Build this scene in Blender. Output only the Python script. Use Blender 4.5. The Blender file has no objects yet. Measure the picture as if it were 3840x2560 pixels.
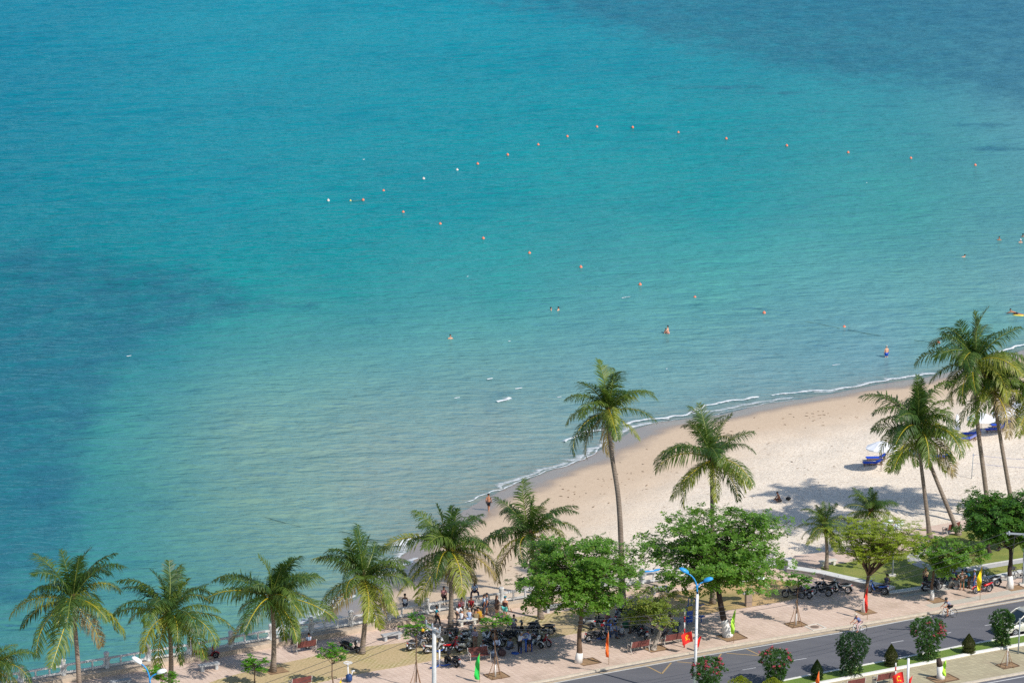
import bpy, math, random
import numpy as np
from mathutils import Vector, Matrix, Euler, noise
from mathutils.geometry import tessellate_polygon
R = math.radians
random.seed(7)
S = bpy.context.scene
COL = S.collection
# ------------------------------------------------------------------ camera
F = 13000.0; TH = R(13.2); CH = 80.0
CS, SN = math.cos(TH), math.sin(TH)
cam = bpy.data.cameras.new('camera'); camo = bpy.data.objects.new('camera', cam); COL.objects.link(camo)
cam.lens = 36*F/3840; cam.sensor_width = 36; cam.clip_start = 1; cam.clip_end = 20000
camo.location = (0, 0, CH); camo.rotation_euler = (R(90)-TH, 0, 0)
S.camera = camo
def ray(px, py):
    x = (px-1920)/F; u = (1280-py)/F
    return (x, CS+u*SN, -SN+u*CS)
def G(px, py, z=0.0):
    d = ray(px, py); t = (z-CH)/d[2]
    return Vector((d[0]*t, d[1]*t, z))
def AT(px, py, Y):
    d = ray(px, py); t = Y/d[1]
    return Vector((d[0]*t, Y, CH+d[2]*t))
def HZ(b, py):                      # height z above the point b that shows at row py
    t = (1280-py)/F
    return b[1]*(t*CS-SN)/(CS+t*SN)+CH
def PPM(p):                         # photo pixels per metre at a point
    return F/(p[1]*CS-(p[2]-CH)*SN)
# ------------------------------------------------------------------ materials
def lin(c):
    c = c/255.0
    return c/12.92 if c <= 0.04045 else ((c+0.055)/1.055)**2.4
def C(r, g, b, k=1.0):
    return (lin(r)*k, lin(g)*k, lin(b)*k, 1.0)
_M = {}
def new_mat(name):
    m = bpy.data.materials.new(name); m.use_nodes = True
    nt = m.node_tree; nt.nodes.clear()
    out = nt.nodes.new('ShaderNodeOutputMaterial')
    bs = nt.nodes.new('ShaderNodeBsdfPrincipled')
    nt.links.new(bs.outputs[0], out.inputs[0])
    return m, nt, bs, out
def mixc(nt, fac, a, b, typ='MIX'):
    n = nt.nodes.new('ShaderNodeMix'); n.data_type = 'RGBA'; n.blend_type = typ
    for sock, v in ((n.inputs[0], fac), (n.inputs[6], a), (n.inputs[7], b)):
        if isinstance(v, bpy.types.NodeSocket): nt.links.new(v, sock)
        else: sock.default_value = v
    return n.outputs[2]
def noi(nt, scale, detail=3, rough=.55, vec=None, w=0.0):
    n = nt.nodes.new('ShaderNodeTexNoise'); n.inputs['Scale'].default_value = scale
    n.inputs['Detail'].default_value = detail; n.inputs['Roughness'].default_value = rough
    if vec is not None: nt.links.new(vec, n.inputs['Vector'])
    return n.outputs['Fac']
def ramp(nt, fac, stops):
    n = nt.nodes.new('ShaderNodeValToRGB')
    while len(n.color_ramp.elements) < len(stops): n.color_ramp.elements.new(0.5)
    for e, (p, c) in zip(n.color_ramp.elements, stops):
        e.position = p; e.color = c if len(c) == 4 else (*c, 1)
    nt.links.new(fac, n.inputs[0]); return n.outputs[0]
def coords(nt, kind='Object', scale=None, rotz=0):
    n = nt.nodes.new('ShaderNodeTexCoord').outputs[kind]
    if scale is None and not rotz: return n
    mp = nt.nodes.new('ShaderNodeMapping')
    if scale: mp.inputs['Scale'].default_value = scale
    mp.inputs['Rotation'].default_value = (0, 0, rotz)
    nt.links.new(n, mp.inputs['Vector']); return mp.outputs[0]
def bump(nt, bs, h, strength=.3, dist=.02):
    b = nt.nodes.new('ShaderNodeBump'); b.inputs['Strength'].default_value = strength
    b.inputs['Distance'].default_value = dist
    nt.links.new(h, b.inputs['Height']); nt.links.new(b.outputs[0], bs.inputs['Normal'])
def g4(c, k): return (min(c[0]*k, 1), min(c[1]*k, 1), min(c[2]*k, 1), 1)
def pm(name, col, rough=.6, vary=.18, scale=9, metal=0, spec=.4, bumpy=0, coat=0):
    """plain procedural material: colour broken up by a noise of its own"""
    key = (name, col, rough, vary, scale, metal)
    if key in _M: return _M[key]
    m, nt, bs, _ = new_mat(name)
    f = noi(nt, scale, 4, .6, coords(nt))
    c = ramp(nt, f, [(.3, g4(col, 1-vary)), (.7, g4(col, 1+vary))])
    nt.links.new(c, bs.inputs['Base Color'])
    bs.inputs['Roughness'].default_value = rough; bs.inputs['Metallic'].default_value = metal
    bs.inputs['Specular IOR Level'].default_value = spec
    if coat: bs.inputs['Coat Weight'].default_value = coat; bs.inputs['Coat Roughness'].default_value = .08
    if bumpy: bump(nt, bs, f, bumpy, .02)
    _M[key] = m; return m
def leafmat(name, c1, c2, c3, transl=.35, rough=.45):
    m, nt, bs, out = new_mat(name)
    g = nt.nodes.new('ShaderNodeNewGeometry').outputs['Random Per Island']
    c = ramp(nt, g, [(0, c1), (.45, c2), (.85, c2), (1, c3)])
    n2 = noi(nt, .9, 2, .5, coords(nt))
    c = mixc(nt, n2, c, g4(c2, .75))
    nt.links.new(c, bs.inputs['Base Color']); bs.inputs['Roughness'].default_value = rough
    bs.inputs['Specular IOR Level'].default_value = .35
    tr = nt.nodes.new('ShaderNodeBsdfTranslucent')
    tc = mixc(nt, .5, c, C(150, 190, 40))
    nt.links.new(tc, tr.inputs['Color'])
    mx = nt.nodes.new('ShaderNodeMixShader'); mx.inputs[0].default_value = transl
    nt.links.new(bs.outputs[0], mx.inputs[1]); nt.links.new(tr.outputs[0], mx.inputs[2])
    nt.links.new(mx.outputs[0], out.inputs[0])
    return m
# ------------------------------------------------------------------ mesh building
class MB:
    def __init__(s): s.v = []; s.f = []; s.m = []
    def add(s, vs, fs, m=0):
        o = len(s.v); s.v.extend([tuple(p) for p in vs])
        for f in fs: s.f.append(tuple(i+o for i in f)); s.m.append(m)
    def box(s, c, d, rz=0, m=0, top=1.0, M=None):
        hx, hy, hz = d[0]/2, d[1]/2, d[2]/2
        vs = []
        for z, k in ((-hz, 1), (hz, top)):
            for x, y in ((-hx, -hy), (hx, -hy), (hx, hy), (-hx, hy)): vs.append(Vector((x*k, y*k, z)))
        if M is None: M = Matrix.Rotation(rz, 3, 'Z')
        vs = [M @ v+Vector(c) for v in vs]
        s.add(vs, [(3, 2, 1, 0), (4, 5, 6, 7), (0, 1, 5, 4), (1, 2, 6, 5), (2, 3, 7, 6), (3, 0, 4, 7)], m)
    def bar(s, p, q, w, h, m=0):
        p, q = Vector(p), Vector(q); d = q-p
        if d.length < 1e-6: return
        M = d.to_track_quat('X', 'Z').to_matrix()
        s.box((p+q)/2, (d.length, w, h), m=m, M=M)
    def tube(s, pts, rad, n=8, m=0, cap=True, up=(0, 0, 1)):
        pts = [Vector(p) for p in pts]; k = len(pts)
        if not isinstance(rad, (list,)): rad = [rad]*k
        vs = []; fs = []
        for i, p in enumerate(pts):
            t = (pts[min(i+1, k-1)]-pts[max(i-1, 0)]).normalized()
            u = Vector(up)
            if abs(t.dot(u)) > .97: u = Vector((1, 0, 0))
            a = t.cross(u).normalized(); b = a.cross(t).normalized()
            r = rad[i]; ra, rb = (r if isinstance(r, tuple) else (r, r))
            for j in range(n):
                th = 2*math.pi*(j+.5)/n
                vs.append(p+a*(ra*math.cos(th))+b*(rb*math.sin(th)))
        for i in range(k-1):
            for j in range(n):
                fs.append((i*n+j, i*n+(j+1) % n, (i+1)*n+(j+1) % n, (i+1)*n+j))
        if cap:
            fs.append(tuple(range(n-1, -1, -1))); fs.append(tuple((k-1)*n+j for j in range(n)))
        s.add(vs, fs, m)
    def lathe(s, prof, n=12, m=0, c=(0, 0, 0), M=None):
        vs = []; fs = []; k = len(prof); c = Vector(c)
        for r, z in prof:
            for j in range(n):
                th = 2*math.pi*j/n; v = Vector((r*math.cos(th), r*math.sin(th), z))
                vs.append((M @ v if M else v)+c)
        for i in range(k-1):
            for j in range(n): fs.append((i*n+j, i*n+(j+1) % n, (i+1)*n+(j+1) % n, (i+1)*n+j))
        fs.append(tuple(range(n-1, -1, -1))); fs.append(tuple((k-1)*n+j for j in range(n)))
        s.add(vs, fs, m)
    def ell(s, c, r, n=10, k=6, m=0, M=None):
        pr = [(max(math.sin(math.pi*i/k), .02), -math.cos(math.pi*i/k)) for i in range(k+1)]
        D = Matrix.Diagonal(Vector(r)) if not isinstance(r, (int, float)) else Matrix.Diagonal(Vector((r, r, r)))
        s.lathe(pr, n, m, c, (M @ D) if M else D)
    def torus(s, c, Rr, r, n=20, k=6, m=0, axis='Y', a0=0, a1=2*math.pi):
        vs = []; fs = []; full = abs(a1-a0-2*math.pi) < 1e-4; c = Vector(c); nn = n if full else n+1
        for i in range(nn):
            a = a0+(a1-a0)*i/n
            for j in range(k):
                b = 2*math.pi*j/k; q = Rr+r*math.cos(b); w = r*math.sin(b)
                if axis == 'Y': v = Vector((q*math.cos(a), w, q*math.sin(a)))
                else: v = Vector((q*math.cos(a), q*math.sin(a), w))
                vs.append(c+v)
        for i in range(n):
            i2 = (i+1) % nn
            for j in range(k): fs.append((i*k+j, i2*k+j, i2*k+(j+1) % k, i*k+(j+1) % k))
        s.add(vs, fs, m)
    def loft(s, secs, m=0, cap=True):
        n = len(secs[0]); vs = [p for q in secs for p in q]; fs = []
        for i in range(len(secs)-1):
            for j in range(n): fs.append((i*n+j, i*n+(j+1) % n, (i+1)*n+(j+1) % n, (i+1)*n+j))
        if cap: fs.append(tuple(range(n-1, -1, -1))); fs.append(tuple((len(secs)-1)*n+j for j in range(n)))
        s.add(vs, fs, m)
    def prism(s, poly, y0, y1, m=0):            # outline in x,z pulled along y
        n = len(poly)
        vs = [(x, y0, z) for x, z in poly]+[(x, y1, z) for x, z in poly]
        fs = [(i, (i+1) % n, n+(i+1) % n, n+i) for i in range(n)]
        s.add(vs, fs, m)
        tri = tessellate_polygon([[Vector((x, z, 0)) for x, z in poly]])
        s.add(vs, [tuple(t) for t in tri]+[tuple(n+i for i in t[::-1]) for t in tri], m)
    def mesh(s, name, nm=1, smooth=True):
        me = bpy.data.meshes.new(name); me.from_pydata(s.v, [], s.f)
        for _ in range(nm): me.materials.append(None)
        me.polygons.foreach_set('material_index', s.m)
        me.polygons.foreach_set('use_smooth', [smooth]*len(s.f))
        me.update(); return me
def ob(name, me, mats, parent=None, loc=None, rot=None, scale=None):
    o = bpy.data.objects.new(name, me); COL.objects.link(o)
    if not isinstance(mats, (list, tuple)): mats = [mats]
    while len(me.materials) < len(mats): me.materials.append(None)
    for i, m in enumerate(mats):
        o.material_slots[i].link = 'OBJECT'; o.material_slots[i].material = m
    if parent is not None: o.parent = parent
    if loc is not None: o.location = loc
    if rot is not None: o.rotation_euler = rot
    if scale is not None: o.scale = (scale,)*3 if isinstance(scale, (int, float)) else scale
    return o
def bo(mb, name, mats, parent=None, smooth=True, **k):
    n = len(mats) if isinstance(mats, (list, tuple)) else 1
    return ob(name, mb.mesh(name, n, smooth), mats, parent, **k)
def tag(o, label=None, cat=None, group=None, kind=None):
    if label: o['label'] = label
    if cat: o['category'] = cat
    if group: o['group'] = group
    if kind: o['kind'] = kind
    return o
def thing(name, label, cat, loc=(0, 0, 0), rz=0, group=None, scale=1.0, tilt=0):
    o = bpy.data.objects.new(name, None); COL.objects.link(o)
    o.location = loc; o.rotation_euler = (tilt, 0, rz); o.scale = (scale,)*3; o.empty_display_size = .2
    return tag(o, label, cat, group)
def sheet(name, pts, mat, z=None, skirt=0, kind='structure', label=None, cat=None):
    """flat polygon in plan, with an optional skirt going down"""
    pts = [Vector(p) for p in pts]
    if z is not None:
        for p in pts: p.z = z
    mb = MB(); tri = tessellate_polygon([[Vector((p.x, p.y, 0)) for p in pts]])
    fs = []
    for t in tri:
        a, b, c = (pts[i] for i in t)
        fs.append(tuple(t) if (b-a).cross(c-a).z > 0 else tuple(t[::-1]))
    mb.add(pts, fs)
    if skirt:
        n = len(pts)
        mb.add(pts+[p-Vector((0, 0, skirt)) for p in pts], [(i, (i+1) % n, n+(i+1) % n, n+i) for i in range(n)])
    o = bo(mb, name, mat, smooth=False); tag(o, label, cat, kind=kind); return o
def ribbon(name, pts, w, mat, z=None, kind='structure', h=0, mb=None):
    """strip of width w (to the left of the line if tuple(l, r)) along pts, with height h"""
    pts = [Vector(p) for p in pts]
    l, r = w if isinstance(w, tuple) else (w/2, w/2)
    own = mb is None; mb = mb or MB(); vs = []
    for i, p in enumerate(pts):
        t = (pts[min(i+1, len(pts)-1)]-pts[max(i-1, 0)]); t.z = 0; t.normalize()
        nrm = Vector((-t.y, t.x, 0)); zz = p.z if z is None else z
        a = Vector((p.x, p.y, zz))+nrm*l; b = Vector((p.x, p.y, zz))-nrm*r
        if h: vs += [a, b, b-Vector((0, 0, h)), a-Vector((0, 0, h))]
        else: vs += [a, b]
    k = 4 if h else 2; fs = []
    for i in range(len(pts)-1):
        if h:
            for j in range(4): fs.append((i*4+j, i*4+(j+1) % 4, (i+1)*4+(j+1) % 4, (i+1)*4+j))
        else: fs.append((i*2, i*2+1, i*2+3, i*2+2))
    if h: fs += [(3, 2, 1, 0), tuple((len(pts)-1)*4+j for j in range(4))]
    mb.add(vs, fs)
    if own:
        o = bo(mb, name, mat, smooth=False); tag(o, kind=kind); return o
def smoothline(pts, n=6):
    """Catmull-Rom through 2D/3D points"""
    P = [Vector(p) for p in pts]; out = []
    for i in range(len(P)-1):
        p0, p1, p2, p3 = P[max(i-1, 0)], P[i], P[i+1], P[min(i+2, len(P)-1)]
        for j in range(n):
            t = j/n
            out.append(.5*((2*p1)+(p2-p0)*t+(2*p0-5*p1+4*p2-p3)*t*t+(3*p1-p0-3*p2+p3)*t**3))
    out.append(P[-1]); return out
# water colours at the points of TAB, part of the sky reflection kept in
SEAB = [[0.002, 0.1789, 0.2478], [0.002, 0.2364, 0.2896], [0.0034, 0.2352, 0.291], [0.011, 0.2166, 0.2809], [0.0221, 0.2081, 0.2697], [0.0675, 0.2166, 0.2809], [0.002, 0.1756, 0.2328], [0.002, 0.2157, 0.2614], [0.002, 0.2393, 0.2627], [0.0097, 0.2296, 0.2479], [0.0304, 0.2434, 0.2614], [0.0918, 0.2551, 0.2834], [0.002, 0.1921, 0.2214], [0.0071, 0.2278, 0.2575], [0.0032, 0.2286, 0.2439], [0.008, 0.263, 0.2515], [0.0523, 0.2938, 0.2454], [0.0703, 0.2542, 0.246], [0.004, 0.1659, 0.1753], [0.005, 0.181, 0.1847], [0.0046, 0.2492, 0.2242], [0.0102, 0.2286, 0.2168], [0.0305, 0.293, 0.2542], [0.0889, 0.3237, 0.2748], [0.1435, 0.3163, 0.2962], [0.1734, 0.3264, 0.3288], [0.0133, 0.1726, 0.1984], [0.0294, 0.2212, 0.23], [0.0834, 0.2923, 0.2597], [0.1038, 0.292, 0.273], [0.1474, 0.3029, 0.2948], [0.1746, 0.3022, 0.3058], [0.1797, 0.3203, 0.3514], [0.1353, 0.369, 0.2848], [0.0182, 0.1756, 0.1929], [0.0659, 0.2669, 0.2322], [0.192, 0.3342, 0.2664], [0.2251, 0.3272, 0.2708], [0.248, 0.3198, 0.2793], [0.0201, 0.1786, 0.197], [0.0694, 0.2608, 0.2163], [0.1695, 0.2987, 0.2295], [0.2226, 0.2886, 0.2505], [0.0221, 0.1892, 0.2011], [0.0539, 0.2376, 0.2107], [0.1257, 0.2606, 0.2068], [0.1776, 0.325, 0.2505], [0.0715, 0.2434, 0.2065], [0.1073, 0.2884, 0.2338], [0.109, 0.2979, 0.2291], [0.1763, 0.3102, 0.2283]]
# ------------------------------------------------------------------ light, sky
SUNDIR = Vector((.755, -.656, 0)).normalized(); SEL = R(43)
w = bpy.data.worlds.new('World'); S.world = w; w.use_nodes = True
nt = w.node_tree; nt.nodes.clear()
sky = nt.nodes.new('ShaderNodeTexSky'); sky.sky_type = 'NISHITA'; sky.sun_disc = False
sky.sun_elevation = SEL; sky.sun_rotation = math.atan2(SUNDIR.x, SUNDIR.y); sky.air_density = 1.0; sky.dust_density = .6; sky.ozone_density = 2.0
bg = nt.nodes.new('ShaderNodeBackground'); bg.inputs[1].default_value = .135
wo = nt.nodes.new('ShaderNodeOutputWorld')
nt.links.new(sky.outputs[0], bg.inputs[0]); nt.links.new(bg.outputs[0], wo.inputs[0])
sl = bpy.data.lights.new('sun', 'SUN'); sl.energy = 4.7; sl.angle = R(.55); sl.color = (1, .945, .87)
so = bpy.data.objects.new('sun', sl); COL.objects.link(so)
dv = Vector((-SUNDIR.x*math.cos(SEL), -SUNDIR.y*math.cos(SEL), -math.sin(SEL)))
so.rotation_euler = dv.to_track_quat('-Z', 'Y').to_euler(); so.location = (80, 100, 150)
S.view_settings.view_transform = 'Standard'; S.view_settings.look = 'None'
S.view_settings.exposure = 0; S.view_settings.gamma = 1
S.render.engine = 'CYCLES'
try:
    S.cycles.max_bounces = 6; S.cycles.diffuse_bounces = 3; S.cycles.transparent_max_bounces = 12
    S.cycles.use_denoising = False; S.cycles.sample_clamp_direct = 3; S.cycles.sample_clamp_indirect = 3
except Exception: pass
# ------------------------------------------------------------------ guide lines (from the photo to the ground)
ZS = -2.0; ZR = -.13
def ext(P, k0=300, k1=300):
    P = list(P); d0 = (P[0]-P[1]).normalized(); d1 = (P[-1]-P[-2]).normalized()
    return [P[0]+d0*k0]+P+[P[-1]+d1*k1]
KERB = [G(x, y) for x, y in ((1900, 2573), (2111, 2534), (2330, 2489), (2560, 2447), (2860, 2396), (3187, 2342), (3500, 2290), (3840, 2226))]
KERBX = ext(KERB)
BAL = [G(x, y, .35) for x, y in ((80, 2557), (238, 2530), (400, 2503), (556, 2477), (712.7, 2451.6), (866, 2424), (1017, 2398), (1166, 2372.5),
       (1316, 2347), (1458, 2323.5), (1601, 2300.5), (1739, 2278), (1880, 2258), (2013, 2238), (2145, 2221), (2277, 2205), (2407, 2189), (2535, 2172.5), (2662, 2156), (2785, 2140.5), (2900, 2127))]
for p in BAL: p.z = 0
BALX = [BAL[0]+(BAL[0]-BAL[3]).normalized()*k for k in (300, 60, 20)]+BAL
RD = (KERB[-2]-KERB[1]).normalized(); ROADA = math.atan2(RD.y, RD.x); RN = Vector((-RD.y, RD.x, 0))
MEDF = [G(x, y, ZR) for x, y in ((2900, 2566), (3017, 2542), (3240, 2500), (3446, 2461), (3606, 2428), (3840, 2387))]
PLAZ = [G(x, y) for x, y in ((2958, 2112), (2980, 2080), (3068, 2072), (3228, 2044), (3391, 1988), (3520, 1966), (3643, 1944), (3840, 1908))]
# ------------------------------------------------------------------ beach and sea bed
def off(P, d):
    out = []
    for i, p in enumerate(P):
        t = (P[min(i+1, len(P)-1)]-P[max(i-1, 0)]); t.z = 0; t.normalize(); out.append(p+Vector((-t.y, t.x, 0))*d)
    return out
SHPX = [(1215, 2310), (1300, 2262), (1380, 2215), (1450, 2160), (1490, 2110), (1545, 2050), (1600, 2010), (1660, 1965), (1726, 1925), (1830, 1862), (1958, 1806), (2060, 1765),
        (2166, 1731), (2241, 1692), (2330, 1640), (2423, 1593), (2560, 1572), (2692, 1556), (2800, 1530), (2890, 1513), (2990, 1499), (3140, 1472), (3303, 1440), (3528, 1404), (3700, 1352), (3840, 1312)]
sea_wall = [p for p in off(BALX[:9], .7)]
SHORE = sea_wall+smoothline([G(x, y, ZS) for x, y in SHPX], 3)
d1 = (SHORE[-1]-SHORE[-12]).normalized(); SHORE.append(SHORE[-1]+d1*60); SHORE.append(SHORE[-1]+d1*1500)
SH = np.array([(p.x, p.y) for p in SHORE])
def shore_d(x, y):
    """signed distance to the water's edge, positive on land"""
    x = np.asarray(x, float); y = np.asarray(y, float)
    best = np.full(x.shape, 1e9); sg = np.ones(x.shape)
    for (ax, ay), (bx, by) in zip(SH[:-1], SH[1:]):
        dx, dy = bx-ax, by-ay; L = dx*dx+dy*dy
        t = np.clip(((x-ax)*dx+(y-ay)*dy)/L, 0, 1)
        qx, qy = x-(ax+t*dx), y-(ay+t*dy); d = np.hypot(qx, qy)
        cr = dx*(y-ay)-dy*(x-ax); u = d < best
        best = np.where(u, d, best); sg = np.where(u, np.where(cr > 0, -1.0, 1.0), sg)
    return best*sg
def terr(d):
    return np.where(d > 0, ZS+1.9*(1-np.exp(-np.maximum(d, 0)/17.0)), ZS+.055*d)
def GT(px, py):
    z = -1.0
    for _ in range(8):
        p = G(px, py, z); z = float(terr(shore_d(p.x, p.y)))
    return G(px, py, z)
def grid_mesh(name, xs, ys, zf, keep, attrs=None):
    X, Y = np.meshgrid(xs, ys); d = shore_d(X, Y); Z = zf(X, Y, d)
    nx, ny = len(xs), len(ys)
    co = np.stack([X, Y, Z], -1).reshape(-1, 3)
    idx = np.arange(nx*ny).reshape(ny, nx)
    q = np.stack([idx[:-1, :-1], idx[:-1, 1:], idx[1:, 1:], idx[1:, :-1]], -1).reshape(-1, 4)
    k = keep(X, Y, d).reshape(-1); q = q[k[q].all(1)]
    used = np.unique(q); rm = np.full(nx*ny, -1); rm[used] = np.arange(len(used)); q = rm[q]; co = co[used]
    me = bpy.data.meshes.new(name)
    me.vertices.add(len(co)); me.vertices.foreach_set('co', co.ravel())
    me.loops.add(len(q)*4); me.loops.foreach_set('vertex_index', q.ravel())
    me.polygons.add(len(q)); me.polygons.foreach_set('loop_start', np.arange(0, len(q)*4, 4))
    me.polygons.foreach_set('use_smooth', np.ones(len(q), bool))
    me.update(calc_edges=True); me.validate()
    da = me.attributes.new('shore', 'FLOAT', 'POINT'); da.data.foreach_set('value', d.reshape(-1)[used])
    for an, arr in (attrs(X, Y, d) if attrs else {}).items():
        a = me.attributes.new(an, 'FLOAT_COLOR', 'POINT')
        cc = np.concatenate([arr.reshape(-1, 3)[used], np.ones((len(used), 1))], 1)
        a.data.foreach_set('color', cc.ravel())
    me.materials.append(None); return me
def axis(lo, hi, st, far):
    a = list(np.arange(lo, hi, st)); b = []; s = st; x = hi
    while x < far[1]: b.append(x); s *= 1.35; x += s
    c = []; s = st; x = lo
    while x > far[0]: s *= 1.35; x -= s; c.append(x)
    return np.array(c[::-1]+a+b)
# sand
m, nt, bs, _ = new_mat('sand')
att = nt.nodes.new('ShaderNodeAttribute'); att.attribute_name = 'shore'; sd = att.outputs['Fac']
co_ = coords(nt); n1 = noi(nt, .22, 4, .6, co_); n2 = noi(nt, 3.2, 5, .7, co_); n3 = noi(nt, 4.5, 3, .65, co_)
ad = nt.nodes.new('ShaderNodeMath'); ad.operation = 'MULTIPLY_ADD'; nt.links.new(n1, ad.inputs[0]); ad.inputs[1].default_value = 4.0; nt.links.new(sd, ad.inputs[2])
def mr(nt, v, a, b):
    n = nt.nodes.new('ShaderNodeMapRange'); n.interpolation_type = 'SMOOTHSTEP'; n.inputs[1].default_value = a; n.inputs[2].default_value = b
    nt.links.new(v, n.inputs[0]); return n.outputs[0]
wet = mr(nt, ad.outputs[0], 6.2, 3.4); damp = mr(nt, ad.outputs[0], 22, 9)
dry = ramp(nt, n2, [(.2, C(212, 197, 176)), (.5, C(231, 217, 197)), (.8, C(241, 230, 212))])
dry = mixc(nt, mr(nt, n3, .52, .74), dry, C(176, 156, 132))
dm = ramp(nt, n2, [(.2, C(192, 168, 140)), (.8, C(215, 192, 164))])
dm = mixc(nt, mr(nt, n3, .64, .8), dm, C(140, 112, 86))
c = mixc(nt, damp, dry, dm); c = mixc(nt, wet, c, C(142, 126, 112))
nt.links.new(c, bs.inputs['Base Color'])
rg = nt.nodes.new('ShaderNodeMapRange'); nt.links.new(wet, rg.inputs[0]); rg.inputs[3].default_value = .9; rg.inputs[4].default_value = .22
nt.links.new(rg.outputs[0], bs.inputs['Roughness'])
b = nt.nodes.new('ShaderNodeBump'); b.inputs['Distance'].default_value = .16
nb = noi(nt, 2.6, 6, .74, co_); nt.links.new(nb, b.inputs['Height'])
rs = nt.nodes.new('ShaderNodeMapRange'); nt.links.new(damp, rs.inputs[0]); rs.inputs[3].default_value = .75; rs.inputs[4].default_value = .12
nt.links.new(rs.outputs[0], b.inputs['Strength']); nt.links.new(b.outputs[0], bs.inputs['Normal'])
MSAND = m
xs = axis(-75, 85, .8, (-900, 900)); ys = axis(250, 420, .8, (120, 2500))
rng = np.random.default_rng(3)
def sandz(X, Y, d):
    z = terr(d); ph = 0
    for i in range(7):
        a = rng.uniform(0, 6.28); l = rng.uniform(2, 7); z = z+np.where(d > 10, .02, 0)*np.sin((X*math.cos(a)+Y*math.sin(a))*6.28/l+i)
    return np.minimum(z, -.06)
o = ob('beach', grid_mesh('beach', xs, ys, sandz, lambda X, Y, d: d > -5), MSAND); tag(o, kind='structure')
# sea
TAB = [(0, 0, 38, 140, 170), (900, 0, 40, 150, 176), (1700, 0, 44, 150, 176), (2400, 0, 48, 146, 174), (3100, 0, 56, 144, 172), (3840, 0, 80, 146, 174), (0, 400, 36, 136, 164), (900, 400, 40, 146, 170), (1900, 400, 42, 150, 170), (2700, 400, 50, 150, 168), (3300, 400, 66, 150, 168), (3840, 400, 84, 148, 168), (0, 800, 40, 138, 160), (800, 800, 44, 146, 166), (1700, 800, 46, 150, 166), (2700, 800, 56, 154, 166), (3400, 800, 78, 158, 166), (3840, 800, 88, 156, 168), (0, 1100, 46, 130, 150), (500, 1100, 48, 134, 152), (900, 1100, 52, 142, 156), (1300, 1100, 60, 152, 162), (1900, 1100, 72, 158, 166), (2700, 1100, 92, 164, 170), (3600, 1100, 108, 166, 174), (3840, 1100, 112, 166, 176), (200, 1350, 55, 131, 154), (650, 1350, 67, 145, 160), (1000, 1350, 89, 158, 166), (1500, 1350, 101, 162, 170), (2200, 1350, 111, 164, 174), (2800, 1350, 117, 164, 176), (3300, 1350, 119, 163, 178), (3700, 1265, 116, 167, 171), (150, 1600, 59, 131, 152), (500, 1600, 83, 153, 160), (900, 1600, 113, 162, 164), (1400, 1600, 127, 165, 168), (1850, 1600, 133, 165, 170), (150, 1850, 61, 131, 152), (500, 1850, 85, 151, 156), (900, 1850, 115, 161, 160), (1400, 1850, 135, 165, 166), (150, 2100, 63, 133, 152), (500, 2100, 79, 145, 154), (900, 2100, 105, 155, 156), (1300, 2100, 125, 161, 160), (100, 2350, 77, 145, 152), (500, 2350, 91, 153, 156), (900, 2350, 113, 158, 156), (1080, 2265, 123, 159, 158)]
TP = np.array([[1000*p.x/p.y, 1.2e5/p.y] for p in (G(t[0], t[1], ZS) for t in TAB)])
TC = np.array(SEAB)
def seacol(X, Y, d):
    U = 1000*X/Y; V = 1.2e5/Y; Q = TP*np.array([1, .7]); n = len(Q)          # smooth spline through the water colours, sky reflection partly included
    D = np.hypot(Q[:, None, 0]-Q[None, :, 0], Q[:, None, 1]-Q[None, :, 1]); K = np.zeros((n+1, n+1)); K[:n, :n] = D-np.eye(n)*6; K[:n, n] = K[n, :n] = 1
    wt = np.linalg.solve(K, np.vstack([TC, np.zeros((1, 3))])); Uc = np.clip(U, -190, 190); Vc = np.clip(V*.7, 100, 330); acc = np.zeros(X.shape+(3,))+wt[n]
    for k in range(n): acc += np.hypot(Uc-Q[k, 0], Vc-Q[k, 1])[..., None]*wt[k]
    acc = np.clip(acc, .002, .9)
    # sandy shallows along the water's edge
    k = np.clip(np.exp(np.minimum(d, 0)/3.2), 0, 1)[..., None]
    acc = acc*(1-.75*k)+np.array([lin(150), lin(145), lin(132)])*.7*.75*k
    return acc
# dark reef and weed under the water: ragged areas (outlines) and lone patches (centre, size in metres)
def poly_d(U, V, P):
    ins = np.zeros(U.shape, bool); best = np.full(U.shape, 1e9); n = len(P)
    for k in range(n):
        (ax, ay), (bx, by) = P[k], P[(k+1) % n]; dx, dy = bx-ax, by-ay
        t = np.clip(((U-ax)*dx+(V-ay)*dy)/(dx*dx+dy*dy), 0, 1); best = np.minimum(best, np.hypot(U-ax-t*dx, V-ay-t*dy))
        c = (ay > V) != (by > V); ins ^= c & (U < dx*(V-ay)/(dy if dy else 1e-9)+ax)
    return np.where(ins, best, -best)
AREAS = [([(-700, 880), (0, 905), (420, 960), (760, 1020), (1010, 1105), (1060, 1140), (1000, 1170), (760, 1215), (640, 1280), (500, 1350), (430, 1450), (360, 1600), (300, 1720), (330, 1800), (280, 2000), (150, 2250), (-700, 2300)], 11, .62),
 ([(1760, -300), (1830, 10), (2120, 60), (2300, 120), (2520, 175), (2700, 205), (2900, 262), (3150, 300), (3400, 320), (3620, 345), (3840, 420), (4600, 480), (4600, -300)], 12, .72)]
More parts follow.
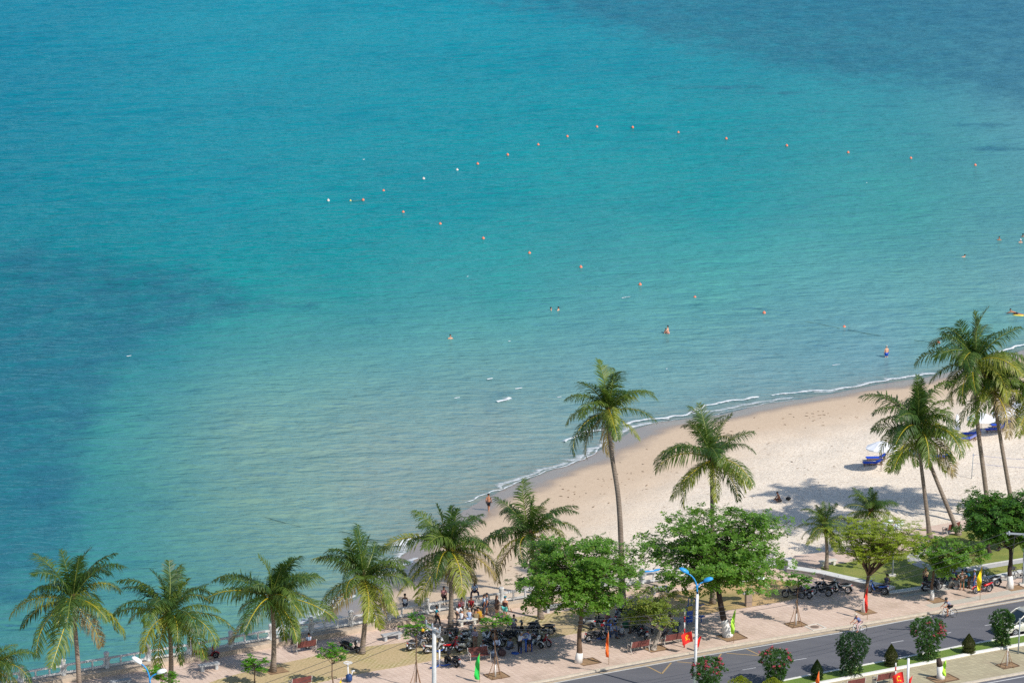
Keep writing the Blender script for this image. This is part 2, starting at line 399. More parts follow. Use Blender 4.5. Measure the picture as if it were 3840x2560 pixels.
REEF = [(560, 1570, 70, 16, .5), (560, 1900, 110, 18, .45), (480, 1830, 100, 14, .4), (720, 1815, 55, 9, .55), (590, 2235, 80, 12, .3), (1090, 1150, 90, 9, .5), (1170, 1143, 40, 6, .5), (2700, 330, 160, 12, .6), (2920, 350, 150, 10, .6), (3650, 470, 130, 12, .65), (3750, 560, 130, 14, .7), (3470, 380, 110, 9, .5), (3300, 400, 100, 9, .5),
        (3430, 505, 70, 8, .5), (3120, 420, 100, 7, .45), (2420, 290, 70, 9, .35), (3000, 1535, 60, 6, .2), (3260, 470, 60, 6, .4), (3560, 600, 70, 7, .4), (2560, 380, 60, 5, .35)]
def reef(X, Y, d):
    U = 1000*X/Y; V = 1.2e5/Y; acc = np.zeros(X.shape)
    for px_, w_, s_ in AREAS:
        P = [(1000*q.x/q.y, 1.2e5/q.y) for q in (G(a, b, ZS) for a, b in px_)]
        acc = np.maximum(acc, s_*np.clip(.5+poly_d(U, V, P)/w_, 0, 1))
    for x, y, a, b, s in REEF:
        p = G(x, y, ZS); q = ((X-p.x)/(a/PPM(p)))**2+((Y-p.y)/(b/PPM(p)/.24))**2; acc = np.maximum(acc, s*np.exp(-q*.8))
    return np.stack([acc]*3, -1)
rw = np.random.default_rng(11); WV = []
for i in range(44):
    l = rw.uniform(1.8, 9)**1.0; a = R(-72)+rw.normal(0, .42); WV.append((l, a, rw.uniform(0, 6.28), (.0052*l if l > 5 else .0075*l)*rw.uniform(.4, 1)*.6))
def seaz(X, Y, d):
    z = np.full(X.shape, ZS); f = np.clip(-d/14, .12, 1); far = np.clip((1300-Y)/500, 0, 1)
    u = X+1.5*np.sin(Y*.11+X*.05); v = Y+1.8*np.sin(X*.09-Y*.03)
    wv = np.zeros(X.shape)
    for l, a, ph, am in WV:
        s = np.sin((u*math.cos(a)+v*math.sin(a))*6.2832/l+ph); wv += am*(s+.35*s*s)
    grp = .65+.35*np.sin(X*.045+Y*.06)*np.sin(X*.03-Y*.045+1)
    return z+wv*f*far*grp+np.clip(.035*(d-.2), 0, .5)
m, nt, bs, out = new_mat('sea_water')
at = nt.nodes.new('ShaderNodeAttribute'); at.attribute_name = 'tone'
ar = nt.nodes.new('ShaderNodeAttribute'); ar.attribute_name = 'reef'
cv = coords(nt, 'Object', (.10, .05, 1)); nr = noi(nt, 2.6, 7, .7, cv)
rf = nt.nodes.new('ShaderNodeMath'); rf.operation = 'MULTIPLY_ADD'; nt.links.new(nr, rf.inputs[0]); rf.inputs[1].default_value = 2.0; rf.inputs[2].default_value = -1.0
rg_ = nt.nodes.new('ShaderNodeMath'); rg_.operation = 'ADD'; nt.links.new(rf.outputs[0], rg_.inputs[0]); nt.links.new(ar.outputs['Fac'], rg_.inputs[1])
rm = nt.nodes.new('ShaderNodeMath'); rm.operation = 'MULTIPLY'; nt.links.new(mr(nt, rg_.outputs[0], .05, .95), rm.inputs[0]); rm.inputs[1].default_value = .72
c = mixc(nt, rm.outputs[0], at.outputs['Color'], C(46, 104, 126, .72))
nl = noi(nt, .5, 4, .6, cv); c = mixc(nt, mr(nt, nl, .3, .75), c, mixc(nt, .18, c, C(20, 90, 120, .8)))
nt.links.new(c, bs.inputs['Base Color'])
bs.inputs['Roughness'].default_value = .07; bs.inputs['IOR'].default_value = 1.2
cw = coords(nt, 'Object', (.5, 1.1, 1), R(-14)); w1 = noi(nt, 1.0, 3, .5, cw); w2 = noi(nt, .33, 3, .5, cw)
sm = nt.nodes.new('ShaderNodeMath'); sm.operation = 'MULTIPLY_ADD'; nt.links.new(w2, sm.inputs[0]); sm.inputs[1].default_value = 1.1; nt.links.new(w1, sm.inputs[2])
bump(nt, bs, sm.outputs[0], 1, .55)
nrm = bs.inputs['Normal'].links[0].from_socket
df = nt.nodes.new('ShaderNodeBsdfDiffuse'); nt.links.new(c, df.inputs['Color']); nt.links.new(nrm, df.inputs['Normal'])
gl = nt.nodes.new('ShaderNodeBsdfGlossy'); gl.inputs['Roughness'].default_value = .2; gl.inputs['Color'].default_value = (.35, .80, 1, 1)
fr = nt.nodes.new('ShaderNodeFresnel'); fr.inputs['IOR'].default_value = 1.33
for n in (gl, fr): nt.links.new(nrm, n.inputs['Normal'])
fm = nt.nodes.new('ShaderNodeMath'); fm.operation = 'MULTIPLY'; nt.links.new(fr.outputs[0], fm.inputs[0]); fm.inputs[1].default_value = .6
mx = nt.nodes.new('ShaderNodeMixShader'); nt.links.new(fm.outputs[0], mx.inputs[0]); nt.links.new(df.outputs[0], mx.inputs[1]); nt.links.new(gl.outputs[0], mx.inputs[2])
nt.links.new(mx.outputs[0], out.inputs[0])
MSEA = m
xs = axis(-100, 102, .62, (-1800, 1800)); ys = axis(242, 640, .75, (170, 2400))
sea = ob('sea', grid_mesh('sea', xs, ys, seaz, lambda X, Y, d: d < 2.2, lambda X, Y, d: {'tone': seacol(X, Y, d), 'reef': reef(X, Y, d)}), MSEA)
tag(sea, kind='structure')
# foam of the breakers, the swash and a few whitecaps
m, nt, bs, out = new_mat('foam')
bs.inputs['Base Color'].default_value = (.74, .77, .78, 1); bs.inputs['Roughness'].default_value = .7
at = nt.nodes.new('ShaderNodeAttribute'); at.attribute_name = 'edge'
fn = noi(nt, 2.6, 7, .78, coords(nt, 'Object', (.5, 1, 1), R(-20)))
su = nt.nodes.new('ShaderNodeMath'); su.operation = 'ADD'; nt.links.new(fn, su.inputs[0]); nt.links.new(at.outputs['Fac'], su.inputs[1])
al = mr(nt, su.outputs[0], .84, 1.22)
tp = nt.nodes.new('ShaderNodeBsdfTransparent'); mx = nt.nodes.new('ShaderNodeMixShader')
nt.links.new(al, mx.inputs[0]); nt.links.new(tp.outputs[0], mx.inputs[1]); nt.links.new(bs.outputs[0], mx.inputs[2]); nt.links.new(mx.outputs[0], out.inputs[0])
MFOAM = m
def foam(pxs, width, peak, lift=.06, back=.3, ridge=.1):
    """a strip of foam: dense at its landward front, fraying seaward"""
    L = smoothline([G(x, y, ZS) for x, y in pxs], 10); vs = []; ed = []; fs = []; K = 7
    for i, p in enumerate(L):
        t = (L[min(i+1, len(L)-1)]-L[max(i-1, 0)]).normalized(); n = Vector((-t.y, t.x, 0))
        wl = width*(.55+.9*noise.noise(p*.35)**2+.35*noise.noise(p*1.3)); s0 = .35*noise.noise(p*.8+Vector((5, 0, 0)))
        e0 = min(1, i/3, (len(L)-1-i)/3)
        for k in range(K):
            q = p+n*(s0+wl*k/(K-1)); f = k/(K-1)
            prof = (.3, 1, .86, .66, .48, .3, 0)[k]
            q.z = max(ZS+lift+ridge*math.exp(-((f-.25)/.2)**2), float(terr(shore_d(q.x, q.y)))+.03)
            vs.append(q); ed.append(prof*peak*e0)
    for i in range(len(L)-1):
        for k in range(K-1): fs.append((i*K+k, (i+1)*K+k, (i+1)*K+k+1, i*K+k+1))
    return vs, fs, ed
FO = MB(); ED = []
for pxs, wd, pk, rd in (
  ([(1830, 1850), (1910, 1829), (1958, 1806), (2047, 1772), (2110, 1752), (2166, 1731), (2215, 1708), (2241, 1696), (2262, 1660)], .9, .62, .03),
  ([(2120, 1664), (2150, 1649), (2200, 1628), (2240, 1622), (2269, 1617)], 1.5, .72, .15),
  ([(2330, 1605), (2415, 1581), (2500, 1573), (2585, 1560), (2640, 1536), (2676, 1522), (2740, 1510), (2800, 1504), (2859, 1491)], 1.7, .68, .16),
  ([(2423, 1592), (2560, 1572), (2692, 1557), (2727, 1546), (2800, 1530), (2890, 1513), (2940, 1508), (2987, 1500)], .5, .58, .02),
  ([(2885, 1490), (2950, 1482), (2997, 1479), (3053, 1472), (3140, 1466), (3220, 1452), (3303, 1437), (3405, 1419), (3528, 1405)], 1.5, .66, .12),
  ([(3700, 1345), (3760, 1322), (3808, 1308), (3840, 1300), (3900, 1282)], 1.6, .74, .18),
  ([(1740, 1892), (1790, 1868), (1842, 1846), (1890, 1836), (1915, 1829)], .8, .64, .08),
  ([(1500, 2056), (1521, 2040), (1560, 2024), (1594, 2014)], 2.0, .74, .15),
  ([(1470, 2160), (1500, 2135), (1550, 2118), (1580, 2095)], 2.3, .7, .08),
  ([(1205, 2318), (1245, 2290), (1300, 2262), (1350, 2232)], 2.6, .72, .08),
  ([(1010, 2395), (1060, 2372), (1120, 2345)], 1.6, .62, .05),
  ([(2150, 1737), (2190, 1716), (2241, 1690), (2300, 1655), (2380, 1612), (2470, 1585)], 3.4, .58, .01), ([(2480, 1580), (2600, 1556), (2700, 1545), (2800, 1524), (2890, 1508), (3000, 1494)], 2.6, .58, .01),
  ([(3050, 1480), (3150, 1466), (3300, 1438), (3420, 1418), (3540, 1400)], 3.0, .58, .01), ([(1860, 1840), (1960, 1800), (2060, 1762), (2150, 1735)], 2.6, .58, .01), ([(1420, 2190), (1470, 2140), (1540, 2060), (1620, 2000)], 3.4, .58, .01), ([(1030, 2390), (1130, 2345), (1230, 2300), (1330, 2245)], 4.0, .58, .01),
  ([(1862, 1513), (1880, 1510), (1905, 1505), (1928, 1500)], 2.4, .74, .2),
  ([(1826, 1427), (1838, 1425), (1852, 1423)], .7, .75, .1), ([(1930, 1462), (1943, 1460), (1960, 1457)], .6, .72, .1), ([(1706, 1498), (1715, 1496), (1727, 1494)], .6, .72, .1),
  ([(2332, 1122), (2345, 1120), (2372, 1117)], .8, .66, .08), ([(1750, 1041), (1760, 1040)], .6, .7, .08), ([(2495, 1387), (2505, 1385)], .6, .7, .08), ([(1905, 1284), (1918, 1282)], .5, .7, .08),
  ([(3120, 1375), (3140, 1372), (3155, 1371)], .6, .66, .06), ([(2085, 1495), (2110, 1490)], .9, .68, .08), ([(1360, 603), (1372, 602)], .8, .72, .1), ([(470, 1340), (500, 1337)], .7, .66, .08), ([(3250, 690), (3256, 689)], .7, .75, .1)):
    v, f, e = foam(pxs, wd, pk, ridge=rd); FO.add(v, f); ED += e
me = FO.mesh('foam'); a = me.attributes.new('edge', 'FLOAT', 'POINT'); a.data.foreach_set('value', ED)
tag(ob('foam', me, MFOAM), 'white foam of breaking waves along the water edge', 'sea foam', kind='stuff')
# ------------------------------------------------------------------ paved promenade, lawns, road
def tiles(name, c1, c2, cm, sx, sy, rot, mortar=.02, dirt=(150, 130, 110), dk=.5, offset=0.0):
    m, nt, bs, _ = new_mat(name)
    cv = coords(nt, 'Object', None, -rot); b = nt.nodes.new('ShaderNodeTexBrick'); nt.links.new(cv, b.inputs['Vector'])
    b.offset = offset; b.inputs['Color1'].default_value = c1; b.inputs['Color2'].default_value = c2; b.inputs['Mortar'].default_value = cm
    b.inputs['Scale'].default_value = 1; b.inputs['Brick Width'].default_value = sx; b.inputs['Row Height'].default_value = sy; b.inputs['Mortar Size'].default_value = mortar
    oc = coords(nt); n1 = noi(nt, .35, 5, .65, oc); n2 = noi(nt, 2.5, 4, .6, oc)
    c = mixc(nt, mr(nt, n1, .45, .75), b.outputs['Color'], mixc(nt, dk, b.outputs['Color'], C(*dirt)))
    c = mixc(nt, mr(nt, n2, .5, .9), c, g4(c1, .82))
    nt.links.new(c, bs.inputs['Base Color']); bs.inputs['Roughness'].default_value = .8; bump(nt, bs, n2, .12, .01)
    return m
MPAVE = tiles('pavement_tiles', C(216, 193, 176), C(207, 183, 166), C(186, 162, 147), .42, .42, ROADA, .018)
mid = [G(2985, 2183), G(2958, 2112)]
prom = KERBX+[p for p in PLAZ[::-1]]+[off(BAL, .75)[-1]]+off(BALX, .75)[::-1][1:]
prom = KERBX+[PLAZ[-1]+(PLAZ[-1]-PLAZ[-2]).normalized()*300]+PLAZ[::-1]+[p for p in off(BALX, .75)[::-1]]
sheet('pavement', prom, MPAVE, 0, skirt=.5)
# road
m, nt, bs, _ = new_mat('asphalt'); oc = coords(nt)
a1 = noi(nt, .25, 4, .6, coords(nt, 'Object', (1, 4, 1), -ROADA)); a2 = noi(nt, 30, 2, .5, oc)
c = ramp(nt, a1, [(.3, C(96, 97, 103)), (.7, C(113, 113, 118))]); c = mixc(nt, mr(nt, a2, .35, .75), c, C(90, 90, 96))
nt.links.new(c, bs.inputs['Base Color']); bs.inputs['Roughness'].default_value = .85; bump(nt, bs, a2, .2, .01); MASPH = m
sheet('road', ext([p.copy() for p in KERB], 300, 300)+[KERBX[-1]-RN*60, KERBX[0]-RN*60], MASPH, ZR)
MKERB = pm('kerb_concrete', C(196, 184, 166), .85, .14, 3); MWK = pm('white_painted_kerb', C(226, 224, 218), .6, .07, 4)
ribbon('kerb', KERBX, (.06, .16), MKERB, .006, h=.16)
gut = [G(x, y, ZR) for x, y in ((2330, 2508), (2560, 2464), (2860, 2411), (3187, 2358), (3500, 2304), (3600, 2289), (3840, 2247))]
MGUT = pm('gutter_sand', C(176, 160, 138), .9, .15, 3)
ribbon('gutter', ext(gut, 300, 300), .5, MGUT, ZR+.004)
MWL = pm('white_road_paint', C(196, 196, 194), .7, .12, 6)
ribbon('edge_line', ext([G(x, y, ZR) for x, y in ((2080, 2559), (2320, 2514), (2560, 2470.5), (2870, 2418), (3187, 2365), (3449, 2315), (3827, 2250))], 200, 200), .16, MWL, ZR+.009)
mb = MB()
for a, b in (((2784, 2510), (2834.7, 2501)), ((2975, 2474), (3024, 2466)), ((3341.5, 2408), (3388.6, 2400)), ((3542, 2374), (3566, 2369)), ((3693, 2344), (3735, 2336)), ((2590, 2545), (2640, 2535)), ((2400, 2580), (2450, 2571)), ((3160, 2441), (3205, 2433))):
    ribbon('', [G(*a, ZR+.005), G(*b, ZR+.005)], .13, None, mb=mb)
tag(bo(mb, 'lane_dashes', pm('worn_white_paint', C(178, 178, 180), .8, .15, 8), smooth=False), kind='structure')
mb = MB()
for L in (((2400, 2492), (2433, 2499), (2482, 2524), (2517, 2483)), ((2540, 2479), (2608, 2485), (2640, 2488)), ((2675, 2489), (2705, 2449)), ((2724, 2447), (2790, 2452), (2855, 2457), (2799, 2431))):
    P = [G(*q, ZR+.005) for q in L]
    for p, q in zip(P[:-1], P[1:]): ribbon('', [p, q], .12, None, mb=mb)
tag(bo(mb, 'yellow_zigzag', pm('worn_yellow_paint', C(172, 146, 104), .8, .15, 8), smooth=False), kind='structure')
# grass, dry earth
def grass(name, c1, c2, c3, k=1.0):
    m, nt, bs, _ = new_mat(name); oc = coords(nt); n1 = noi(nt, .28, 4, .6, oc); n2 = noi(nt, 9, 4, .7, oc)
    c = ramp(nt, n1, [(.3, c1), (.52, c2), (.72, c3)]); c = mixc(nt, mr(nt, n2, .4, .75), c, g4(c1, .7))
    nt.links.new(c, bs.inputs['Base Color']); bs.inputs['Roughness'].default_value = .9; bump(nt, bs, n2, .6, .06); return m
MGRASS = grass('lawn_grass', C(104, 122, 52), C(134, 142, 64), C(168, 158, 88))
MDRY = grass('dry_grass', C(150, 138, 84), C(198, 166, 116), C(206, 170, 124))
MEDG = grass('verge_grass', C(92, 122, 46), C(112, 138, 52), C(140, 150, 70))
lawn = [G(x, y) for x, y in ((3080, 2121), (3150, 2112), (3204, 2103), (3290, 2092), (3380, 2075), (3450, 2050), (3520, 2022), (3560, 2004), (3647, 1982), (3740, 1962), (3840, 1944), (3990, 1915), (4100, 2080), (3960, 2118),
        (3840, 2139), (3737, 2158), (3600, 2180), (3457, 2200), (3345, 2216), (3300, 2200), (3225, 2172), (3150, 2153), (3080, 2138))]
sheet('lawn', lawn, MGRASS, .012, skirt=.05)
MTAN = pm('tan_plaza_paving', C(206, 178, 156), .85, .1, 1.5)
MPATH = pm('stone_path', C(178, 176, 172), .85, .12, 3)
pl = smoothline([G(x, y) for x, y in ((3560, 2050), (3470, 2066), (3428, 2082), (3424, 2100), (3450, 2118), (3500, 2132), (3560, 2138), (3640, 2134), (3740, 2118), (3840, 2102), (3990, 2080))], 5)
ribbon('path', pl, .9, MPATH, .022); ribbon('path_edging', pl, (.62, -.45), pm('stone_edging', C(206, 204, 198), .8, .1, 4), .05, h=.06)
g1 = [G(x, y) for x, y in ((2420, 2262), (2494, 2226), (2600, 2208), (2713, 2192), (2850, 2170), (2930, 2176), (2990, 2190), (3010, 2226), (2960, 2250), (2820, 2272), (2700, 2292), (2620, 2306), (2520, 2312), (2440, 2300))]
sheet('dry_lawn', smoothline(g1+[g1[0]], 3)[:-1], MDRY, .010, skirt=.03)
m, nt, bs, _ = new_mat('grass_pavers'); oc = coords(nt)
br = nt.nodes.new('ShaderNodeTexBrick'); nt.links.new(coords(nt, 'Object', None, -ROADA-R(45)), br.inputs['Vector']); br.offset = .5
br.inputs['Color1'].default_value = C(200, 186, 150); br.inputs['Color2'].default_value = C(190, 174, 132); br.inputs['Mortar'].default_value = C(156, 144, 92)
br.inputs['Scale'].default_value = 1; br.inputs['Brick Width'].default_value = .42; br.inputs['Row Height'].default_value = .3; br.inputs['Mortar Size'].default_value = .07
n1 = noi(nt, .33, 4, .6, oc); n2 = noi(nt, 6, 4, .7, oc)
gd = ramp(nt, n2, [(.25, C(152, 140, 96)), (.6, C(194, 170, 132)), (.85, C(208, 186, 152))])
c = mixc(nt, mr(nt, n1, .46, .66), gd, br.outputs['Color']); nt.links.new(c, bs.inputs['Base Color']); bs.inputs['Roughness'].default_value = .9; bump(nt, bs, n2, .4, .04)
MGP = m
g2 = [G(x, y) for x, y in ((820, 2640), (1000, 2597), (1185, 2560), (1349, 2524), (1509, 2496), (1655, 2469), (1900, 2421), (2100, 2384), (2320, 2345), (2410, 2312), (2390, 2262), (2280, 2262), (2060, 2300), (1900, 2318), (1700, 2372), (1560, 2402), (1400, 2420), (1280, 2436), (1130, 2470), (960, 2508), (760, 2568), (700, 2640))]
sheet('paver_lawn', smoothline(g2+[g2[0]], 3)[:-1], MGP, .008, skirt=.03)
# central reservation
med_far = ext(MEDF, 60, 200)
MEDN = [p-RN*1.75 for p in med_far]
sheet('median_lawn', [Vector((p.x, p.y, 0)) for p in med_far]+[Vector((p.x, p.y, 0)) for p in MEDN[::-1]], MEDG, .02, skirt=.2)
ribbon('median_kerb', med_far, (.16, .06), MWK, .055, h=.2)
ribbon('median_wall', MEDN, (.1, .16), MWK, .12, h=.42)
# window reflection of pavement, kerb and road line, laid as solid ground (bottom right)
NEARK = [G(x, y) for x, y in ((3500, 2578), (3620, 2556), (3840, 2516))]
near = [Vector((p.x, p.y, 0))-RN*.17 for p in MEDN]+[p for p in ext(NEARK, 200, 200)[::-1]]
MNEAR = tiles('reflected_pavement_tiles', C(184, 174, 142), C(170, 160, 130), C(150, 142, 118), .42, .42, ROADA, .018)
sheet('reflected_pavement', near, MNEAR, -.02, skirt=.2)
ribbon('reflected_kerb', ext(NEARK, 200, 200), (.06, .16), MKERB, -.01, h=.16)
ribbon('reflected_edge_line', [p-RN*.62 for p in ext(NEARK, 200, 200)], .15, MWL, ZR+.006)
# yellowish and grey paving bands of the right-hand pavement
ribbon('paving_band', off([G(x, y) for x, y in ((3480, 2272), (3600, 2254), (3840, 2208), (4000, 2178))], 0), .9, pm('grey_paving', C(186, 180, 168), .85, .1, 5), .004)
ribbon('paving_band', [G(x, y) for x, y in ((3380, 2232), (3500, 2212), (3620, 2194), (3840, 2156), (4000, 2128))], .8, pm('grey_paving_two', C(182, 178, 170), .85, .1, 5), .005)

WK = MB(); rk = random.Random(5)
for i in range(420):
    k = rk.randrange(14, len(SHORE)-2); a = SHORE[k].lerp(SHORE[k+1], rk.random()); n = off(SHORE[k:k+2], 1)[0]-SHORE[k]; dd = rk.choice((rk.gauss(7, 1.2), rk.gauss(10.5, 1.6), rk.uniform(4, 26)))
    q = a-n*dd
    if abs(q.x) > 90 or q.y > 480: continue
    z = float(terr(shore_d(q.x, q.y)))+.012; b = rk.uniform(0, 3.1); l = rk.uniform(.05, .24); w_ = l*rk.uniform(.15, .4)
    if z > -.1: continue
    d = Vector((math.cos(b), math.sin(b), 0)); s2 = Vector((-d.y, d.x, 0)); q.z = z
    WK.add([q-d*l, q-s2*w_+Vector((0, 0, .03)), q+d*l, q+s2*w_+Vector((0, 0, .02))], [(0, 1, 2, 3)])
tag(bo(WK, 'seaweed_litter', pm('dry_weed', C(128, 104, 80), .95, .3, 5), smooth=False), 'scattered dark seaweed and driftwood bits along the tide line', 'seaweed', kind='stuff')
# ------------------------------------------------------------------ coconut palms
MF_DARK = leafmat('palm_frond_green', C(34, 60, 26), C(56, 86, 36), C(112, 136, 64), .22)
MF_MID = leafmat('palm_frond_mid', C(60, 86, 32), C(92, 116, 46), C(148, 158, 76), .28)
MF_YEL = leafmat('palm_frond_yellow', C(104, 120, 44), C(144, 152, 62), C(188, 176, 100), .3)
MF_DRY = leafmat('palm_frond_dry', C(110, 96, 62), C(150, 132, 92), C(176, 160, 124), .15)
MRIB = pm('frond_rib', C(176, 160, 44), .5, .15, 4); MRIBG = pm('frond_rib_green', C(112, 124, 52), .5, .15, 4)
MNUT = pm('coconut_husk', C(120, 132, 48), .5, .25, 6); MFIB = pm('palm_heart_fibre', C(92, 70, 46), .9, .3, 6)
m, nt, bs, _ = new_mat('palm_bark'); oc = coords(nt)
wv = nt.nodes.new('ShaderNodeTexWave'); wv.bands_direction = 'Z'; wv.inputs['Scale'].default_value = 2.6; wv.inputs['Distortion'].default_value = 1.2; nt.links.new(oc, wv.inputs['Vector'])
n1 = noi(nt, 1.1, 4, .6, oc); c = ramp(nt, n1, [(.3, C(122, 108, 96)), (.7, C(160, 146, 132))]); c = mixc(nt, mr(nt, wv.outputs['Fac'], .55, .95), c, C(104, 92, 80))
nt.links.new(c, bs.inputs['Base Color']); bs.inputs['Roughness'].default_value = .9; bump(nt, bs, wv.outputs['Fac'], .4, .03); MPBARK = m
def frond_mesh(seed, L, rise, droop, hang, tipw=1.0):
    rd = random.Random(seed); mb = MB(); n = 15; pts = [Vector((0, 0, 0))]; sw = rd.uniform(-.25, .25)
    for i in range(n):
        t = (i+.5)/n; e = R(rise-(rise+droop)*t**1.55); a = sw*t
        pts.append(pts[-1]+Vector((math.cos(e)*math.cos(a), math.cos(e)*math.sin(a), math.sin(e)))*(L/n))
    mb.tube(pts, [.045*(1-i/(n+1.5))+.008 for i in range(n+1)], 4, 1)
    K = 62
    for k in range(K):
        t = .1+.9*k/(K-1); f = t*n; i = min(int(f), n-1); p = pts[i].lerp(pts[i+1], f-i); tg = (pts[i+1]-pts[i]).normalized()
        side = tg.cross(Vector((0, 0, 1))).normalized(); upv = side.cross(tg)
        ll = L*.27*(math.sin(math.pi*min(1, .14+t*.83))**.7+.1)*tipw
        fw = .3+.55*t+rd.uniform(-.16, .2)
        for sg in (-1, 1):
            if rd.random() < .07: continue
            q = p+tg*rd.uniform(-.03, .03); l = ll*rd.uniform(.62, 1.12)
            d = (side*sg*rd.uniform(.8, 1.1)+tg*fw+upv*rd.uniform(-.05, .42)).normalized()
            g = Vector((0, 0, -1)); h = hang*rd.uniform(.8, 1.9)
            d2 = (d+g*h*.75).normalized(); d3 = (d+g*h*1.7).normalized()
            w = .024+.014*rd.random(); wd = (tg-d*tg.dot(d)).normalized()*w
            a = q; b = q+d*l*.34; c2 = b+d2*l*.36; e2 = c2+d3*l*.3
            mb.add([a-wd*.5, a+wd*.5, b+wd, b-wd, c2+wd*.8, c2-wd*.8, e2], [(0, 1, 2, 3), (3, 2, 4, 5), (5, 4, 6)], 0)
    return mb.mesh('frond', 2, False)
FR = {}
for typ, (rise, droop, hang, L) in {'spear': (80, -45, .15, .8), 'up': (68, 5, .5, .95), 'high': (50, 42, .75, 1.0), 'mid': (28, 55, .95, 1.0), 'low': (-2, 74, .95, 1.0), 'hang': (-32, 84, .7, .95)}.items():
    FR[typ] = [frond_mesh(i*31+ord(typ[0])*7+len(typ), 4.3*L*random.uniform(.9, 1.1), rise+random.uniform(-13, 10), droop+random.uniform(-22, 16), hang*random.uniform(.8, 1.35)) for i in range(5)]
mb = MB()
for i in range(7):
    a = i*2.4; mb.ell((.26*math.cos(a), .26*math.sin(a), -.25-.12*(i % 3)), (.13, .13, .16), 8, 6)
NUTS = mb.mesh('coconuts')
mb = MB(); mb.lathe([(.1, -.5), (.2, -.3), (.24, -.05), (.2, .25), (.1, .6), (.03, .9)], 9)
for i in range(6):
    a = i*1.05; mb.tube([(.12*math.cos(a), .12*math.sin(a), -.2), (.4*math.cos(a), .4*math.sin(a), -.45), (.5*math.cos(a), .5*math.sin(a), -.75)], [.04, .03, .015], 4)
HEART = mb.mesh('crown_heart')
def palm(label, base, crown, rad, mids=(), r0=.2, nf=28, seed=0, yel=.3, nuts=True, z0=0.0, lean=0, dense=False):
    rd = random.Random(seed+100)
    B = GT(*base) if z0 is None else G(base[0], base[1], z0)
    Cn = AT(crown[0], crown[1], B.y+lean)
    P = [B]
    for mx_, my_ in mids:
        f = (base[1]-my_)/(base[1]-crown[1]); P.append(AT(mx_, my_, B.y+lean*f))
    P.append(Cn)
    nf = max(17, int(nf*rd.uniform(.82, 1.08))); tx, ty = rd.gauss(0, .1), rd.gauss(0, .1)
    t = thing('coconut_palm', label, 'palm tree', B, 0, 'coconut palms along the beach front')
    Q = smoothline([p-B for p in P], 7) if len(P) > 2 else [Vector((0, 0, 0)).lerp(Cn-B, i/8)+Vector((.12*math.sin(i/8*3.1416), 0, 0)) for i in range(9)]
    n = len(Q); mb = MB(); rr = [r0*(1.45-.45*min(1, i/(n*.12))) if i < n*.12 else r0*(1-.38*(i/n)) for i in range(n)]
    mb.tube(Q, rr, 10); bo(mb, 'trunk', MPBARK, t)
    o = Cn-B; ob('crown_heart', HEART, MFIB, t, loc=o)
    if nuts: ob('coconuts', NUTS, MNUT, t, loc=o, rot=(0, 0, rd.uniform(0, 6)))
    s = rad/PPM(Cn)/3.5; a = rd.uniform(0, 6.28)
    for i in range(nf):
        a += 2.39996+rd.uniform(-.38, .38); f = i/(nf-1)
        typ = 'spear' if f < .1 else 'up' if f < .27 else 'high' if f < .47 else 'mid' if f < .66 else 'low' if f < .86 else 'hang'
        me = rd.choice(FR[typ])
        y = rd.random(); mt = (MF_DARK if y > .35 else MF_MID) if f < .5 else (MF_YEL if y < yel else MF_MID if y < .8 else MF_DARK)
        if f > .85 and rd.random() < .3: mt = MF_DRY
        ob('frond', me, [mt, MRIB if f > .5 else MRIBG], t, loc=o+Vector((0, 0, .25*(1-f)-.05)), rot=(rd.uniform(-.45, .45)+tx*math.cos(a), rd.uniform(-.2, .2)+ty*math.cos(a)+tx*math.sin(a), a), scale=s*rd.uniform(.78, 1.12))
    return t
palm('coconut palm cut off by the left edge of the picture, only its right fronds showing', (-8, 2790), (-28, 2500), 150, nf=28, seed=1)
palm('coconut palm farthest left of those with a whole crown, pale trunk crossing the balustrade', (300, 2625), (273, 2250), 226, [(292, 2480)], seed=2, yel=.45)
palm('coconut palm second from the left, rising behind the small white two-headed lamp', (638, 2600), (632, 2312), 205, seed=3)
palm('coconut palm with a straight trunk left of the wooden bench that faces the sea', (1024, 2517), (1018, 2240), 198, seed=4, yel=.35)
palm('coconut palm with a slightly curved dark trunk beside the parked black scooter', (1357, 2449), (1363, 2172), 182, [(1370, 2300)], seed=5, yel=.35)
palm('coconut palm with yellow hanging fronds standing over the group around the stone bench', (1689, 2362), (1682, 2066), 208, seed=6, yel=.6)
palm('coconut palm half hidden behind the left almond tree, brown fibre at its heart', (2028, 2318), (1990, 2008), 190, [(2010, 2160)], seed=7, nuts=False)
palm('tall slender coconut palm rising alone between the two large almond trees', (2334, 2264), (2280, 1545), 190, [(2328, 2020), (2318, 1860), (2296, 1716), (2284, 1610)], r0=.22, seed=8)
palm('coconut palm standing on the sand edge behind the largest almond tree', (2673, 2262), (2668, 1722), 190, [(2672, 2000)], seed=9, yel=.4)
palm('small young palm beside the pale stone bench at the end of the low wall', (3098, 2134), (3092, 1975), 100, r0=.16, nf=22, seed=10, nuts=False, yel=.2)
palm('small dark young palm rising behind the yellow-green feathery tree', (3268, 2084), (3266, 1918), 100, r0=.16, nf=23, seed=11, nuts=False, yel=.1)
palm('tall palm with an upright trunk at the left of the crossing pair', (3487, 2018), (3440, 1600), 188, [(3470, 1870), (3453, 1732)], r0=.19, seed=12, nf=31)
palm('palm with a strongly leaning trunk whose crown merges with its upright neighbour', (3596, 2006), (3458, 1660), 165, [(3560, 1916), (3512, 1800), (3480, 1720)], r0=.2, seed=13, nf=23)
palm('tallest palm near the right edge, its crown standing against the water', (3712, 1962), (3656, 1362), 200, [(3690, 1780), (3667, 1600), (3660, 1461)], r0=.21, seed=14, nf=32, yel=.2)
